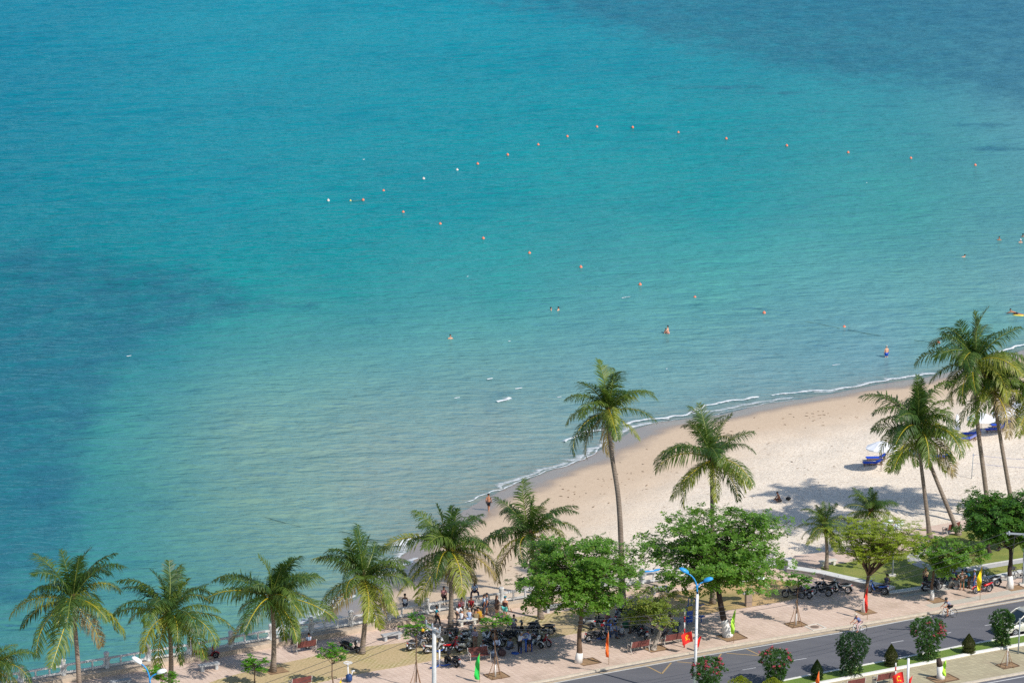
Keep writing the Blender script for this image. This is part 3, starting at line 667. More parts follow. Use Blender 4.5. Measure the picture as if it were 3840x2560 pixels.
palm('palm just right of the tallest one, trunk leaning left, crown lower behind it', (3806, 1952), (3722, 1462), 165, [(3775, 1780), (3743, 1590)], r0=.2, seed=15, nf=28)
palm('palm cut off by the right edge, only its left fronds in view', (3912, 1950), (3886, 1480), 150, [(3900, 1700)], r0=.2, seed=16, nf=28)
# ------------------------------------------------------------------ broad-leaved trees
ML_ALM = leafmat('almond_leaf', C(52, 92, 28), C(102, 146, 52), C(168, 184, 84), .38, .35)
ML_ALD = leafmat('almond_leaf_dark', C(42, 80, 28), C(74, 118, 42), C(130, 156, 66), .32, .35)
ML_GRP = leafmat('thin_tree_leaf', C(84, 104, 40), C(128, 146, 62), C(176, 148, 72), .3, .4)
ML_FEA = leafmat('feathery_leaf', C(126, 150, 46), C(168, 184, 62), C(200, 204, 96), .5, .5)
ML_SAP = leafmat('sapling_leaf', C(56, 110, 28), C(90, 148, 42), C(144, 180, 66), .35, .35)
MBARK = pm('brown_bark', C(104, 82, 64), .9, .3, 4, bumpy=.4); MBARKD = pm('dark_bark', C(62, 50, 44), .9, .35, 4, bumpy=.4); MBARKP = pm('pale_gnarled_bark', C(168, 158, 146), .9, .3, 4, bumpy=.5)
MWASH = pm('limewash', C(226, 222, 216), .85, .07, 5); MSTAKE = pm('stake_wood', C(150, 118, 90), .8, .2, 4); MSOIL = pm('pit_soil', C(150, 122, 92), .95, .25, 3, bumpy=.5)
MBOARD = pm('pit_board', C(104, 82, 66), .9, .25, 4)
def leaf(mb, p, d, n, l, w, m=0):
    s = d.cross(n).normalized()*w; f = n*(-w*.25)
    mb.add([p, p+d*l*.45+s*.7+f, p+d*l*.8+s+f, p+d*l, p+d*l*.8-s+f, p+d*l*.45-s*.7+f], [(0, 1, 2, 3), (0, 3, 4, 5)], m)
def limb(mb, a, b, r0, r1, rd, n=6, bend=.12, sides=6):
    L = (b-a).length; k = [a.lerp(b, i/n)+Vector((rd.uniform(-1, 1), rd.uniform(-1, 1), rd.uniform(-.3, 1)))*(bend*L*math.sin(math.pi*i/n)*.5) for i in range(n+1)]
    mb.tube(k, [r0+(r1-r0)*i/n for i in range(n+1)], sides); return k
def almond(label, base, fork, boxpx, seed, mats=(ML_ALM, MBARK), r0=.2, clumps=60, per=11, leaves=10, ll=.26, white=0.0, depth=1.0, name='almond_tree', cat='tree', group='broad-leaved shade trees', z0=0, mids=(), flat=.215, cy=0.0, trunks=None):
    """boxpx: crown extent in the photo (x0, y0, x1, y1)"""
    rd = random.Random(seed); B = G(base[0], base[1], z0); Fk = AT(fork[0], fork[1], B.y)
    t = thing(name, label, cat, B, 0, group)
    x0, y0, x1, y1 = boxpx; c = AT((x0+x1)/2, (y0+y1)/2, B.y+cy)-B; pp = PPM(c+B)
    rx = (x1-x0)/2/pp; hv = (y1-y0)/2/pp; ry = rx*depth*.9; sdep = .29
    rz = max(.5, math.sqrt(max(.05, (hv/.957)**2-(ry*sdep*.9)**2))) if hv > ry*sdep else hv*.6
    tb = MB(); P = [B]+[AT(mx_, my_, B.y) for mx_, my_ in mids]+[Fk]; Q = smoothline([p-B for p in P], 6) if len(P) > 2 else [Vector((0, 0, 0)).lerp(Fk-B, i/6)+Vector((.05*math.sin(i*1.7), 0, 0))*(0 < i < 6) for i in range(7)]
    n = len(Q); rr = [r0*(1.5-2.5*i/n) if i < n*.2 else r0*(1-.35*i/n) for i in range(n)]
    if white:
        zc = white; W = [q for q in Q if q.z <= zc+.25]; W = W if len(W) > 1 else Q[:2]
        wb = MB(); wb.tube(W, [r*1.09 for r in rr[:len(W)]], 10); bo(wb, 'whitewashed_base', MWASH, t)
    tb.tube(Q, rr, 10)
    fk = Fk-B; cl = []
    for i in range(clumps):
        for _ in range(30):
            v = Vector((rd.gauss(0, 1), rd.gauss(0, 1), rd.gauss(0, 1))).normalized()*(rd.random()**.36)
            if v.z > -.8: break
        lump = 1+.22*noise.noise(v*2.2+Vector((seed, 0, 0)))
        p = c+Vector((v.x*rx, v.y*ry, v.z*rz))*lump
        p.z = c.z+round((p.z-c.z)/(.55)+rd.uniform(-.3, .3))*.55
        cl.append((p, v))
    for i, (p, v) in enumerate(cl):
        if i % 3 == 0:
            st = fk.lerp(c, rd.uniform(0, .55)); k = limb(tb, st if i % 6 else fk, p, r0*.33*rd.uniform(.6, 1), .02, rd, 5, .16, 5)
            if i+1 < len(cl): limb(tb, k[3], cl[i+1][0], .04, .012, rd, 4, .12, 4)
            if i+2 < len(cl): limb(tb, k[2], cl[i+2][0], .04, .012, rd, 4, .12, 4)
    bo(tb, 'trunk', mats[1], t)
    lb = MB(); up = Vector((0, 0, 1))
    for p, v in cl:
        cr = rx*flat*rd.uniform(.7, 1.25)
        for j in range(per):
            a = rd.uniform(0, 6.28); r = cr*math.sqrt(rd.random()); q = p+Vector((r*math.cos(a), r*math.sin(a), rd.gauss(0, .16)-.12*(r/cr)))
            tilt = (up+Vector((rd.gauss(0, .35), rd.gauss(0, .35), 0))+v*.35).normalized(); a0 = rd.uniform(0, 6.28)
            ax = tilt.orthogonal().normalized(); ay = tilt.cross(ax)
            for k in range(leaves):
                b = a0+k*2.399; d = (ax*math.cos(b)+ay*math.sin(b)+tilt*rd.uniform(-.35, .45)).normalized()
                nn = (tilt+d*rd.uniform(-.5, .3)).normalized(); l = ll*rd.uniform(.65, 1.15)
                leaf(lb, q+d*.03, d, nn, l, l*.24)
    bo(lb, 'crown', mats[0], t, smooth=False); return t
def pit(px, py, s=.55, board=True):
    p = G(px, py); t = thing('tree_pit', 'square of bare soil edged with boards around the tree trunk at x %d' % px, 'tree pit', (p.x, p.y, 0), ROADA); return t
PITS = MB(); PB = MB()
def soil(px, py, sx, sy):
    p = G(px, py); u = RD*sx/2; v = RN*sy/2
    PITS.add([p-u-v+Vector((0, 0, .016)), p+u-v+Vector((0, 0, .016)), p+u+v+Vector((0, 0, .016)), p-u+v+Vector((0, 0, .016))], [(0, 1, 2, 3)])
    for a, b in ((u+v, u-v), (u-v, -u-v), (-u+v, u+v)):
        if random.random() < .75: PB.bar(p+a+Vector((0, 0, .02)), p+b+Vector((0, 0, .02)), .05, .05)
for q in ((2205, 2480, 1.5, 1.3), (2745, 2388, 1.8, 1.5), (2460, 2432, 1.5, 1.1), (2984, 2341, 1.4, 1.2), (1862, 2533, 1.5, 1.3), (3248, 2294, 1.3, 1.1), (3512, 2251, 1.2, 1.0), (3805, 2204, 1.4, 1.1), (3535, 2543, 1.9, 1.4), (3778, 2494, 1.4, 1.0), (1036, 2514, 1.5, 1.2)): soil(*q)
tag(bo(PITS, 'bare_soil', MSOIL, smooth=False), kind='structure'); tag(bo(PB, 'pit_edging', MBOARD, smooth=False), kind='structure')
almond('large round almond tree with whitewashed trunk foot, left of the leaning dark-trunked one', (2169, 2483), (2181, 2255), (1928, 1985, 2412, 2300), 21, r0=.19, clumps=135, per=19, white=1.1)
almond('largest almond tree, dark leaning trunk with white foot, just right of the tall street lamp', (2730, 2385), (2688, 2170), (2408, 1892, 3000, 2225), 22, (ML_ALM, MBARKD), r0=.26, clumps=165, per=19, mids=[(2712, 2310), (2700, 2250)], white=1.05)
almond('low sparse tree with pale gnarled trunk and yellowing leaves behind two wooden benches', (2450, 2434), (2478, 2365), (2345, 2195, 2568, 2350), 23, (ML_GRP, MBARKP), r0=.2, clumps=60, per=11, leaves=8, ll=.22, mids=[(2462, 2400)], name='gnarled_tree', flat=.3)
almond('small almond tree with a thin white-footed trunk in front of the curved stone path', (3493, 2249), (3500, 2130), (3424, 1992, 3684, 2145), 24, r0=.12, clumps=60, per=12, leaves=9, ll=.24, white=1.0)
almond('almond tree at the right edge, dark trunk with broad white foot on the pavement', (3786, 2206), (3790, 2060), (3600, 1826, 3960, 2052), 25, (ML_ALD, MBARKD), r0=.2, clumps=120, per=15, white=1.0)
almond('dark almond tree growing from a bare earth patch on the lawn, left of its twin', (3709, 2072), (3706, 2030), (3610, 1870, 3770, 2010), 26, (ML_ALD, MBARKD), r0=.15, clumps=45, per=12)
almond('dark slanting almond tree on the lawn, right of its twin on the earth patch', (3744, 2064), (3752, 2025), (3690, 1860, 3850, 2000), 27, (ML_ALD, MBARKD), r0=.15, clumps=45, per=12)
def feathery(label, base, fork, boxpx, seed):
    rd = random.Random(seed); B = G(*base); Fk = AT(fork[0], fork[1], B.y)-B
    t = thing('feathery_tree', label, 'tree', B, 0, 'broad-leaved shade trees')
    x0, y0, x1, y1 = boxpx; pp = PPM(B); rx = (x1-x0)/2/pp; c = AT((x0+x1)/2, (y0+y1)/2, B.y)-B
    tb = MB(); lb = MB(); tb.tube([Vector((0, 0, 0)), Fk*.35+Vector((.03, 0, 0)), Fk*.7, Fk], [.2, .15, .14, .13], 9); tips = []
    wb = MB(); wb.tube([Vector((0, 0, 0)), Fk*.2+Vector((.015, 0, 0)), Fk*.4], [.205, .172, .155], 9); bo(wb, 'whitewashed_base', MWASH, t)
    for i in range(13):
        a = i*2.4+rd.uniform(-.2, .2); rr = rx*(.45+.5*rd.random()); z = c.z+rd.uniform(-.25, .65)*(1.35-rr/rx)*1.5
        e = Vector((c.x+math.cos(a)*rr, c.y+math.sin(a)*rr*.9, z)); k = limb(tb, Fk, e, .085, .015, rd, 8, .1, 6); tips.append(e)
        for j in (3, 4, 5, 6, 7):
            for _ in range(3):
                e2 = k[j]+Vector((rd.gauss(0, .8), rd.gauss(0, .8), rd.uniform(.1, .9))); limb(tb, k[j], e2, .025, .008, rd, 4, .15, 4); tips.append(e2)
    for e in tips:
        for _ in range(5):
            p = e+Vector((rd.gauss(0, .5), rd.gauss(0, .5), rd.gauss(0, .12))); a = rd.uniform(0, 6.28); d = Vector((math.cos(a), math.sin(a), rd.uniform(-.15, .15)))
            s = d.cross(Vector((0, 0, 1))).normalized()
            for k in range(9):
                q = p+d*(k*.06)
                for sg in (-1, 1):
                    dd = (s*sg+d*.4+Vector((0, 0, rd.uniform(-.2, .3)))).normalized(); leaf(lb, q, dd, Vector((rd.gauss(0, .2), rd.gauss(0, .2), 1)).normalized(), .17, .036)
    bo(tb, 'trunk', MBARK, t); bo(lb, 'crown', ML_FEA, t, smooth=False)
feathery('spreading feathery yellow-green tree with open branches beside the red banner', (3237, 2294), (3256, 2160), (3150, 1915, 3468, 2085), 31)
def sapling(label, base, boxpx, seed, stakes=True, white=.9, z0=0, top=None):
    rd = random.Random(seed); x0, y0, x1, y1 = boxpx; B = G(base[0], base[1], z0); cx = (x0+x1)/2; C0 = AT(cx, (y0+y1)/2, B.y)-B
    t = thing('sapling', label, 'sapling', B, 0, 'young street trees'); pp = PPM(B)
    tb = MB(); top = C0+Vector((0, 0, -.1)); K = [Vector((0, 0, 0)).lerp(top, i/6)+Vector((rd.uniform(-.05, .05), 0, 0))*(0 < i < 6) for i in range(7)]
    tb.tube(K, [.055-.005*i for i in range(7)], 7)
    rx = (x1-x0)/2/pp; rz = (y1-y0)/2/pp*.8; lb = MB()
    for i in range(14):
        v = Vector((rd.uniform(-1, 1), rd.uniform(-1, 1)*.8, rd.uniform(-1, 1))); e = C0+Vector((v.x*rx*.85, v.y*rx*.7, v.z*rz)); limb(tb, K[rd.choice((4, 5, 6))], e, .02, .008, rd, 4, .1, 4)
        for _ in range(5):
            q = e+Vector((rd.gauss(0, .16), rd.gauss(0, .16), rd.gauss(0, .1))); b = rd.uniform(0, 6.28)
            for k in range(8):
                b += 2.4; d = Vector((math.cos(b), math.sin(b), rd.uniform(-.5, .4))).normalized(); leaf(lb, q, d, Vector((rd.gauss(0, .3), rd.gauss(0, .3), 1)).normalized(), .24*rd.uniform(.7, 1.2), .062)
    bo(tb, 'trunk', MBARK, t); bo(lb, 'crown', ML_SAP, t, smooth=False)
    if white:
        wb = MB(); wb.tube([K[0], K[0].lerp(K[6], white/max(K[6].z, 1))], [.062, .056], 7); bo(wb, 'whitewashed_base', MWASH, t)
    if stakes:
        for a in (R(200), R(-40), R(250), R(60)):
            sb = MB(); f = Vector((.6*math.cos(a), .6*math.sin(a), 0)); sb.tube([f, f*.45+Vector((.03, 0, .9)), Vector((0, 0, min(2.0, C0.z*.62)))], [.028, .026, .02], 5); bo(sb, 'stake', MSTAKE, t)
    return t
sapling('young tree with large leaves at the bottom left, behind the white lamp', (612, 2650), (551, 2486, 662, 2560), 41, False, 0)
sapling('tiny bright green sapling at the bottom edge, between a stone bench and a wooden bench', (958, 2566), (906, 2461, 1000, 2508), 42, False, 0)
sapling('sapling with leaves in two tiers left of the parked black scooter', (1249, 2576), (1182, 2388, 1302, 2496), 43, False, 0)
sapling('staked sapling with a dense crown immediately left of the concrete utility pole', (1560, 2580), (1510, 2292, 1618, 2396), 44, True, .45)
sapling('staked sapling with a wide flat crown to the right of the green banner', (1858, 2537), (1797, 2300, 1916, 2362), 45, True, .95)
sapling('staked sapling with a thin ragged crown beside the square manhole frame', (2984, 2344), (2950, 2144, 3040, 2196), 46, True, .95)
def reflected_stakes():  # modelled solid from a window reflection of a staked sapling
    B = G(3776, 2497, -.02); t = thing('reflected_staked_stem', 'window reflection of a pale stem held by four stakes, bottom right', 'sapling', B, 0, 'young street trees')
    mb = MB(); mb.tube([(0, 0, 0), (.02, 0, .7), (.03, 0, 1.35)], [.06, .055, .05], 7); bo(mb, 'trunk', MWASH, t)
    for a in (200, -40, 250, 60):
        sb = MB(); f = Vector((.6*math.cos(R(a)), .6*math.sin(R(a)), 0)); sb.tube([f, Vector((0, 0, 1.3))], [.026, .02], 5); bo(sb, 'stake', MSTAKE, t)
reflected_stakes()
B = G(3528, 2543, -.02); t = thing('reflected_trunk', 'window reflection of a thick whitewashed trunk foot beside the reflected lime banner', 'trunk reflection', B)  # solid stump stands in for a window reflection of the almond trunk
mb = MB(); mb.tube([(0, 0, 0), (-.02, 0, .3), (-.1, 0, .95)], [.34, .27, .22], 10); bo(mb, 'whitewashed_base', MWASH, t)
mb = MB(); mb.tube([(-.09, 0, .9), (-.16, 0, 1.25), (-.2, .02, 1.5)], [.22, .2, .16], 10); bo(mb, 'trunk', MBARKD, t)
# ------------------------------------------------------------------ clipped and flowering shrubs of the central reservation
ML_OLE = leafmat('oleander_leaf', C(42, 76, 40), C(64, 104, 52), C(112, 142, 72), .25, .4)
ML_OLD = leafmat('dark_shrub_leaf', C(28, 56, 38), C(42, 76, 46), C(74, 108, 58), .2, .4)
ML_CON = leafmat('juniper_leaf', C(62, 68, 34), C(84, 90, 44), C(118, 116, 60), .15, .6)
ML_COD = leafmat('dark_juniper_leaf', C(32, 52, 30), C(46, 68, 38), C(72, 90, 50), .15, .6)
ML_GOLD = leafmat('golden_shrub_leaf', C(112, 126, 28), C(148, 158, 40), C(182, 178, 66), .3, .5)
MPINK = leafmat('pink_petals', C(206, 60, 96), C(228, 84, 122), C(240, 140, 160), .3, .6)
def shrub(label, base, boxpx, seed, mat, flowers=0, leggy=.45, n=1500, ll=.17, name='oleander_shrub', z0=.02, topheavy=True, cat='shrub'):
    rd = random.Random(seed); B = G(base[0], base[1], z0); pp = PPM(B); x0, y0, x1, y1 = boxpx
    t = thing(name, label, cat, B, 0, 'shrubs in the central reservation'); w = (x1-x0)/2/pp; H = HZ(B, y0)-B.z; cx = AT((x0+x1)/2, (y0+y1)/2, B.y).x-B.x
    sb = MB(); lb = MB()
    for i in range(9):
        a = i*.7; e = Vector((cx+.6*w*math.cos(a)*rd.random(), .6*w*math.sin(a)*rd.random(), H*.75)); limb(sb, Vector((.06*math.cos(a), .06*math.sin(a), 0)), e, .03, .01, rd, 4, .06, 5)
    tipsf = []
    for i in range(n//3):
        z = H*(rd.random()**.75); f = z/H
        prof = (.62+.38*min(1, max(0, (f-.38)/.3))) if topheavy else math.sin(math.pi*min(1, .2+f*.78))
        if f > .78: prof *= math.sqrt(max(.05, 1-((f-.78)/.26)**2))
        a = rd.uniform(0, 6.28); r = w*prof*(rd.random()**.4)*(1+.22*noise.noise(Vector((a*1.5, z*1.3, seed))))
        p = Vector((cx*f+r*math.cos(a), r*math.sin(a)*.9, z)); o = Vector((math.cos(a)*.7, math.sin(a)*.7, .9)).normalized(); b = rd.uniform(0, 6)
        ax = o.orthogonal().normalized(); ay = o.cross(ax)
        for k in range(7):
            b += 2.4; d = (ax*math.cos(b)+ay*math.sin(b)+o*rd.uniform(.4, 1.6)).normalized(); leaf(lb, p, d, o.cross(d).normalized() if rd.random() < .5 else o, ll*rd.uniform(.7, 1.3), ll*.2)
        if f > .55 and r > w*prof*.6: tipsf.append(p+o*.1)
    bo(sb, 'stems', MBARK, t); bo(lb, 'foliage', mat, t, smooth=False)
    if flowers:
        fb = MB(); rd.shuffle(tipsf)
        for p in tipsf[:flowers]:
            for _ in range(9):
                q = p+Vector((rd.gauss(0, .055), rd.gauss(0, .055), rd.gauss(.03, .045)))
                for k in range(5):
                    b = k*1.257+rd.random(); d = Vector((math.cos(b), math.sin(b), rd.uniform(0, .6))).normalized(); leaf(fb, q, d, Vector((rd.gauss(0, .4), rd.gauss(0, .4), 1)).normalized(), .06, .03)
        bo(fb, 'flowers', MPINK, t, smooth=False)
shrub('oleander with scattered pink flowers at the foot of the tall lamp', (2655, 2608), (2586, 2470, 2722, 2600), 51, ML_OLE, 26, n=1700)
shrub('oleander with large pink flower heads above a golden clipped bush', (2908, 2562), (2848, 2440, 2968, 2560), 52, ML_OLE, 24, n=1600)
shrub('dark flowerless shrub with a flared top, between the first two clipped cones', (3190, 2532), (3134, 2380, 3262, 2530), 53, ML_OLD, 0, n=2000)
shrub('tall oleander crowned with deep pink flowers, centre of the reservation', (3480, 2474), (3410, 2322, 3540, 2472), 54, ML_OLE, 30, n=2000)
shrub('loose bronze-green shrub in front of the pale car', (3758, 2424), (3712, 2292, 3802, 2424), 55, ML_OLE, 0, n=1500)
def cone(label, base, boxpx, seed, mat):
    rd = random.Random(seed); B = G(base[0], base[1], .02); pp = PPM(B); x0, y0, x1, y1 = boxpx; w = (x1-x0)/2/pp; H = HZ(B, y0)-B.z
    t = thing('clipped_cone_shrub', label, 'topiary', B, 0, 'shrubs in the central reservation'); lb = MB()
    def prof(f):
        if f < .42: return w*(.82+.16*math.cos((f-.06)*2*math.pi/.17))*(1 if f > .05 else .85)
        return w*.98*max(.02, 1-((f-.42)/.58)**1.25)
    core = MB(); core.lathe([(max(.02, prof(i/14)*.86), H*i/14) for i in range(15)], 14)
    for i in range(2600):
        f = rd.random()**1.1; a = rd.uniform(0, 6.28); r = prof(f)*(.95+.07*rd.random()); p = Vector((r*math.cos(a), r*math.sin(a), f*H)); o = Vector((math.cos(a), math.sin(a), .8)).normalized()
        d = (o+Vector((rd.gauss(0, .5), rd.gauss(0, .5), rd.gauss(0, .5)))).normalized(); leaf(lb, p-d*.03, d, d.orthogonal().normalized(), .085, .022)
    bo(core, 'branch_core', ML_COD if mat is ML_COD else pm('juniper_core', C(58, 58, 34), .9, .3, 6), t); bo(lb, 'foliage', mat, t, smooth=False)
cone('dark pointed clipped cone just left of the dark flared shrub', (3063, 2546), (3040, 2472, 3086, 2546), 61, ML_COD)
cone('olive clipped cone with ringed base above the reflected wooden bench', (3341, 2494), (3315, 2414, 3367, 2494), 62, ML_CON)
cone('brownish clipped cone between the flowering oleander and the loose shrub', (3632, 2447), (3606, 2375, 3658, 2447), 63, ML_CON)
shrub('golden clipped bush at the bottom edge, right of the tall lamp', (2768, 2615), (2712, 2534, 2842, 2640), 64, ML_GOLD, 0, n=1700, ll=.09, name='golden_bush', topheavy=False)
shrub('golden clipped bush below the oleander with large pink heads', (2893, 2600), (2848, 2540, 2950, 2620), 65, ML_GOLD, 0, n=1400, ll=.09, name='golden_bush', topheavy=False)
# ------------------------------------------------------------------ balustrade and walls
m, nt, bs, _ = new_mat('weathered_balustrade'); oc = coords(nt); n1 = noi(nt, 2.2, 5, .7, oc); n2 = noi(nt, .5, 3, .5, oc)
c = ramp(nt, n1, [(.3, C(150, 152, 154)), (.55, C(206, 206, 204)), (.8, C(226, 224, 220))]); c = mixc(nt, mr(nt, n2, .5, .7), c, C(176, 178, 180)); nt.links.new(c, bs.inputs['Base Color']); bs.inputs['Roughness'].default_value = .85; MBAL = m
MPLIN = pm('plinth_concrete', C(184, 168, 150), .9, .22, 1.6, bumpy=.2); MCONC = pm('grey_concrete', C(170, 172, 174), .85, .2, 3); MCONCL = pm('pale_concrete', C(206, 202, 192), .85, .14, 3)
B0 = BAL[0]-(BAL[2]-BAL[0])*.5*2; RAILP = [BAL[0]-(BAL[3]-BAL[0])*2/3, BAL[0]-(BAL[3]-BAL[0])/3]+BAL
t = thing('balustrade', 'white weathered concrete balustrade with round-capped posts along the sea edge', 'balustrade', RAILP[0])
o0 = RAILP[0]; L = [p-o0 for p in RAILP]; ZP = .35
ribbon_mb = MB(); ribbon('', [p for p in off(L, -.1)], (.55, .62), None, z=ZP, h=.9, mb=ribbon_mb); bo(ribbon_mb, 'plinth', MPLIN, t, smooth=False)
mb = MB(); mb.lathe([(.19, 0), (.19, .1), (.165, .14), (.165, .95), (.185, .98), (.165, 1.02)], 12); POST = mb.mesh('post')
mb = MB(); mb.lathe([(.12, 1.02), (.19, 1.05), (.215, 1.1), (.2, 1.18), (.13, 1.24), (.04, 1.26)], 12); CAP = mb.mesh('post_cap')
for i, p in enumerate(L):
    q = ob('post', POST, MBAL, t, loc=p+Vector((0, 0, ZP))); ob('post_cap', CAP, MBAL, q)
    if i+1 < len(L):
        n = L[i+1]; d = (n-p); d.z = 0; u = d.normalized(); ln = d.length; z = Vector((0, 0, ZP))
        mb = MB(); mb.bar(p+u*.15+z+Vector((0, 0, .74)), n-u*.15+z+Vector((0, 0, .74)), .17, .13); bo(mb, 'top_rail', MBAL, t, smooth=False)
        mb = MB(); mb.bar(p+u*.15+z+Vector((0, 0, .2)), n-u*.15+z+Vector((0, 0, .2)), .13, .12); bo(mb, 'bottom_rail', MBAL, t, smooth=False)
        for f in (.34, .67):
            mb = MB(); b = p+u*(ln*f)+z; mb.box(b+Vector((0, 0, .37)), (.11, .11, .61), math.atan2(u.y, u.x)); bo(mb, 'baluster', MBAL, t, smooth=False)
        for q, sg in ((p+u*.155, 1), (n-u*.155, -1)):
            M = Matrix.Rotation(math.atan2(u.y, u.x), 3, 'Z'); mb = MB(); pl = [(0, .255), (.27, .255), (.15, .30), (.08, .37), (.06, .465), (.08, .56), (.15, .63), (.27, .68), (0, .68)]; vs = []
            for y in (-.045, .045):
                for a, b in pl: vs.append(q+z+M @ Vector((a*sg, y, b)))
            a = [(8, 0, 4), (0, 1, 2), (0, 2, 3), (0, 3, 4), (8, 4, 5), (8, 5, 6), (8, 6, 7)]
            mb.add(vs, a+[tuple(k+9 for k in f[::-1]) for f in a]+[(k, (k+1) % 9, 9+(k+1) % 9, 9+k) for k in range(9)]); bo(mb, 'end_bracket', MBAL, t, smooth=False)
def wall(name, label, cat, pts, w, h, mat, topmat=None, z=0.0):
    P = [G(x, y, z+h) for x, y in pts]; P = [Vector((p.x, p.y, 0)) for p in P]; t = thing(name, label, cat, (P[0].x, P[0].y, 0)); q = [p-Vector((P[0].x, P[0].y, 0)) for p in P]
    mb = MB(); ribbon('', q, (w, 0), None, z=h-.05, h=h-.02, mb=mb); bo(mb, 'wall_face', mat, t, smooth=False)
    mb = MB(); ribbon('', q, (w+.03, .03), None, z=h, h=.055, mb=mb); bo(mb, 'coping', topmat or mat, t, smooth=False); return t
MWFACE = pm('grey_wall_render', C(150, 146, 142), .9, .2, 1.4); MWTOP = pm('pale_wall_coping', C(206, 206, 202), .85, .12, 2)
wall('low_wall', 'low grey wall with a wide pale top curving between parked motorbikes and the lawn', 'wall', smoothline([(2950, 2130, 0), (2985, 2134, 0), (3071, 2147, 0), (3145, 2164, 0), (3205, 2177, 0), (3262, 2190, 0), (3335, 2205, 0)], 3) and [(2950, 2130), (2985, 2134), (3071, 2147), (3145, 2164), (3205, 2177), (3262, 2190), (3336, 2206)], .8, .42, MWFACE, MWTOP)
wall('low_wall', 'low pale kerb wall dividing the right-hand pavement from the shaded lawn', 'wall', [(3336, 2222), (3400, 2214), (3457, 2205), (3530, 2194), (3620, 2180), (3737, 2162), (3840, 2142), (4000, 2112)], .55, .22, MWFACE, MWTOP)
p = G(2960, 2136); t = thing('wall_pillar', 'square white pillar at the seaward end of the balustrade beside the low wall', 'pillar', p, ROADA)
mb = MB(); mb.box((0, 0, .42), (.62, .62, .84)); bo(mb, 'shaft', MBAL, t, smooth=False); mb = MB(); mb.box((0, 0, .88), (.72, .72, .09)); bo(mb, 'cap', MBAL, t, smooth=False)
# ------------------------------------------------------------------ benches
mb = MB(); mb.box((0, 0, .42), (1.55, .5, .11)); SLAB = mb.mesh('slab', 1, False)
mb = MB(); mb.box((0, 0, .182), (.22, .44, .364), top=.92); SLEG = mb.mesh('leg', 1, False)
def stone_bench(px, py, label, rz=None, mat=MCONC, s=1.0):
    p = G(px, py); t = thing('stone_bench', label, 'bench', (p.x, p.y, 0), ROADA if rz is None else R(rz), 'stone benches', s)
    ob('slab', SLAB, mat, t)
    for sx in (-1, 1): ob('leg', SLEG, mat, t, loc=(sx*.55, 0, 0))
for a in ((783, 2510, 'grey stone bench near the red scooter by the balustrade'), (452, 2572, 'grey stone bench cut by the bottom edge, right of the left-most whole palm'), (1468, 2396, 'grey stone bench left of the bushy sapling and the walking man in teal'),
          (2075, 2290, 'pale stone bench half hidden by the left almond tree'), (2472, 2222, 'white stone bench behind the thin yellow-green tree'), (1752, 2342, 'stone bench on which two of the group sit with backs turned', None, MCONCL)): stone_bench(*a)
stone_bench(3104, 2119, 'pale stone bench by the small palm at the end of the low wall', None, MCONCL, .95)
MSLAT = pm('bench_slats_red', C(112, 62, 56), .6, .3, 5); MBEND = pm('bench_ends', C(198, 192, 182), .8, .15, 5)
mb = MB()
for i in range(4): mb.box((0, -.03+i*.115, .44), (1.5, .095, .035))
BSEAT = mb.mesh('seat', 1, False)
mb = MB()
for i in range(5): mb.box((0, .41+i*.025, .52+i*.095), (1.5, .03, .08))
BBACK = mb.mesh('backrest', 1, False)
mb = MB(); k = .05
def curve2(pts, w=.06, th=.075): mb.tube(pts, [(th/2, w/2)]*len(pts), 6, up=(1, 0, 0))
curve2([(0, -.16, 0), (0, -.1, .2), (0, -.08, .42), (0, .12, .44), (0, .34, .43), (0, .44, .6), (0, .52, .96)]); curve2([(0, .34, .43), (0, .4, .2), (0, .5, 0)]); curve2([(0, -.09, .4), (0, -.12, .58), (0, -.02, .66), (0, .2, .66), (0, .45, .64)]); curve2([(0, -.05, .4), (0, .1, .26), (0, .38, .3)], .04)
BEND = mb.mesh('bench_end')
def wood_bench(px, py, label, rz, z=0.0, mat=MSLAT, s=1.0):
    p = G(px, py, z); t = thing('wooden_bench', label, 'bench', p, R(rz), 'wooden benches', s)
    ob('seat', BSEAT, mat, t); ob('backrest', BBACK, mat, t)
    for sx in (-1, 1): ob('bench_end', BEND, MBEND, t, loc=(sx*.77, 0, 0))
RZ = math.degrees(ROADA)
wood_bench(1141, 2440, 'red slatted bench seen from behind, a man in a blue shirt on it', RZ+180)
wood_bench(1122, 2578, 'red slatted bench cut by the bottom edge at the left, below the paver lawn', RZ+180)
wood_bench(1800, 2478, 'red slatted bench facing the road, right behind the green banner', RZ-8)
wood_bench(2390, 2440, 'red slatted bench seen from behind, left of the pale gnarled trunk', RZ+180)
wood_bench(2516, 2414, 'red slatted bench seen from behind, right of the pale gnarled trunk', RZ+180)
wood_bench(3560, 1998, 'red slatted bench on the plaza at the foot of the leaning palm', RZ+195)
wood_bench(3250, 2094, 'brown slatted bench hidden among the branches of the feathery tree', RZ+190)
wood_bench(3308, 2562, 'window reflection of a red slatted bench, left of the reflected striped post', RZ+180, -.02)  # window reflection of a bench, built as a solid one
wood_bench(3196, 2585, 'window reflection of a red slatted bench at the bottom edge below the dark shrub', RZ+180, -.02)  # second bench reflected in the window, built solid as well
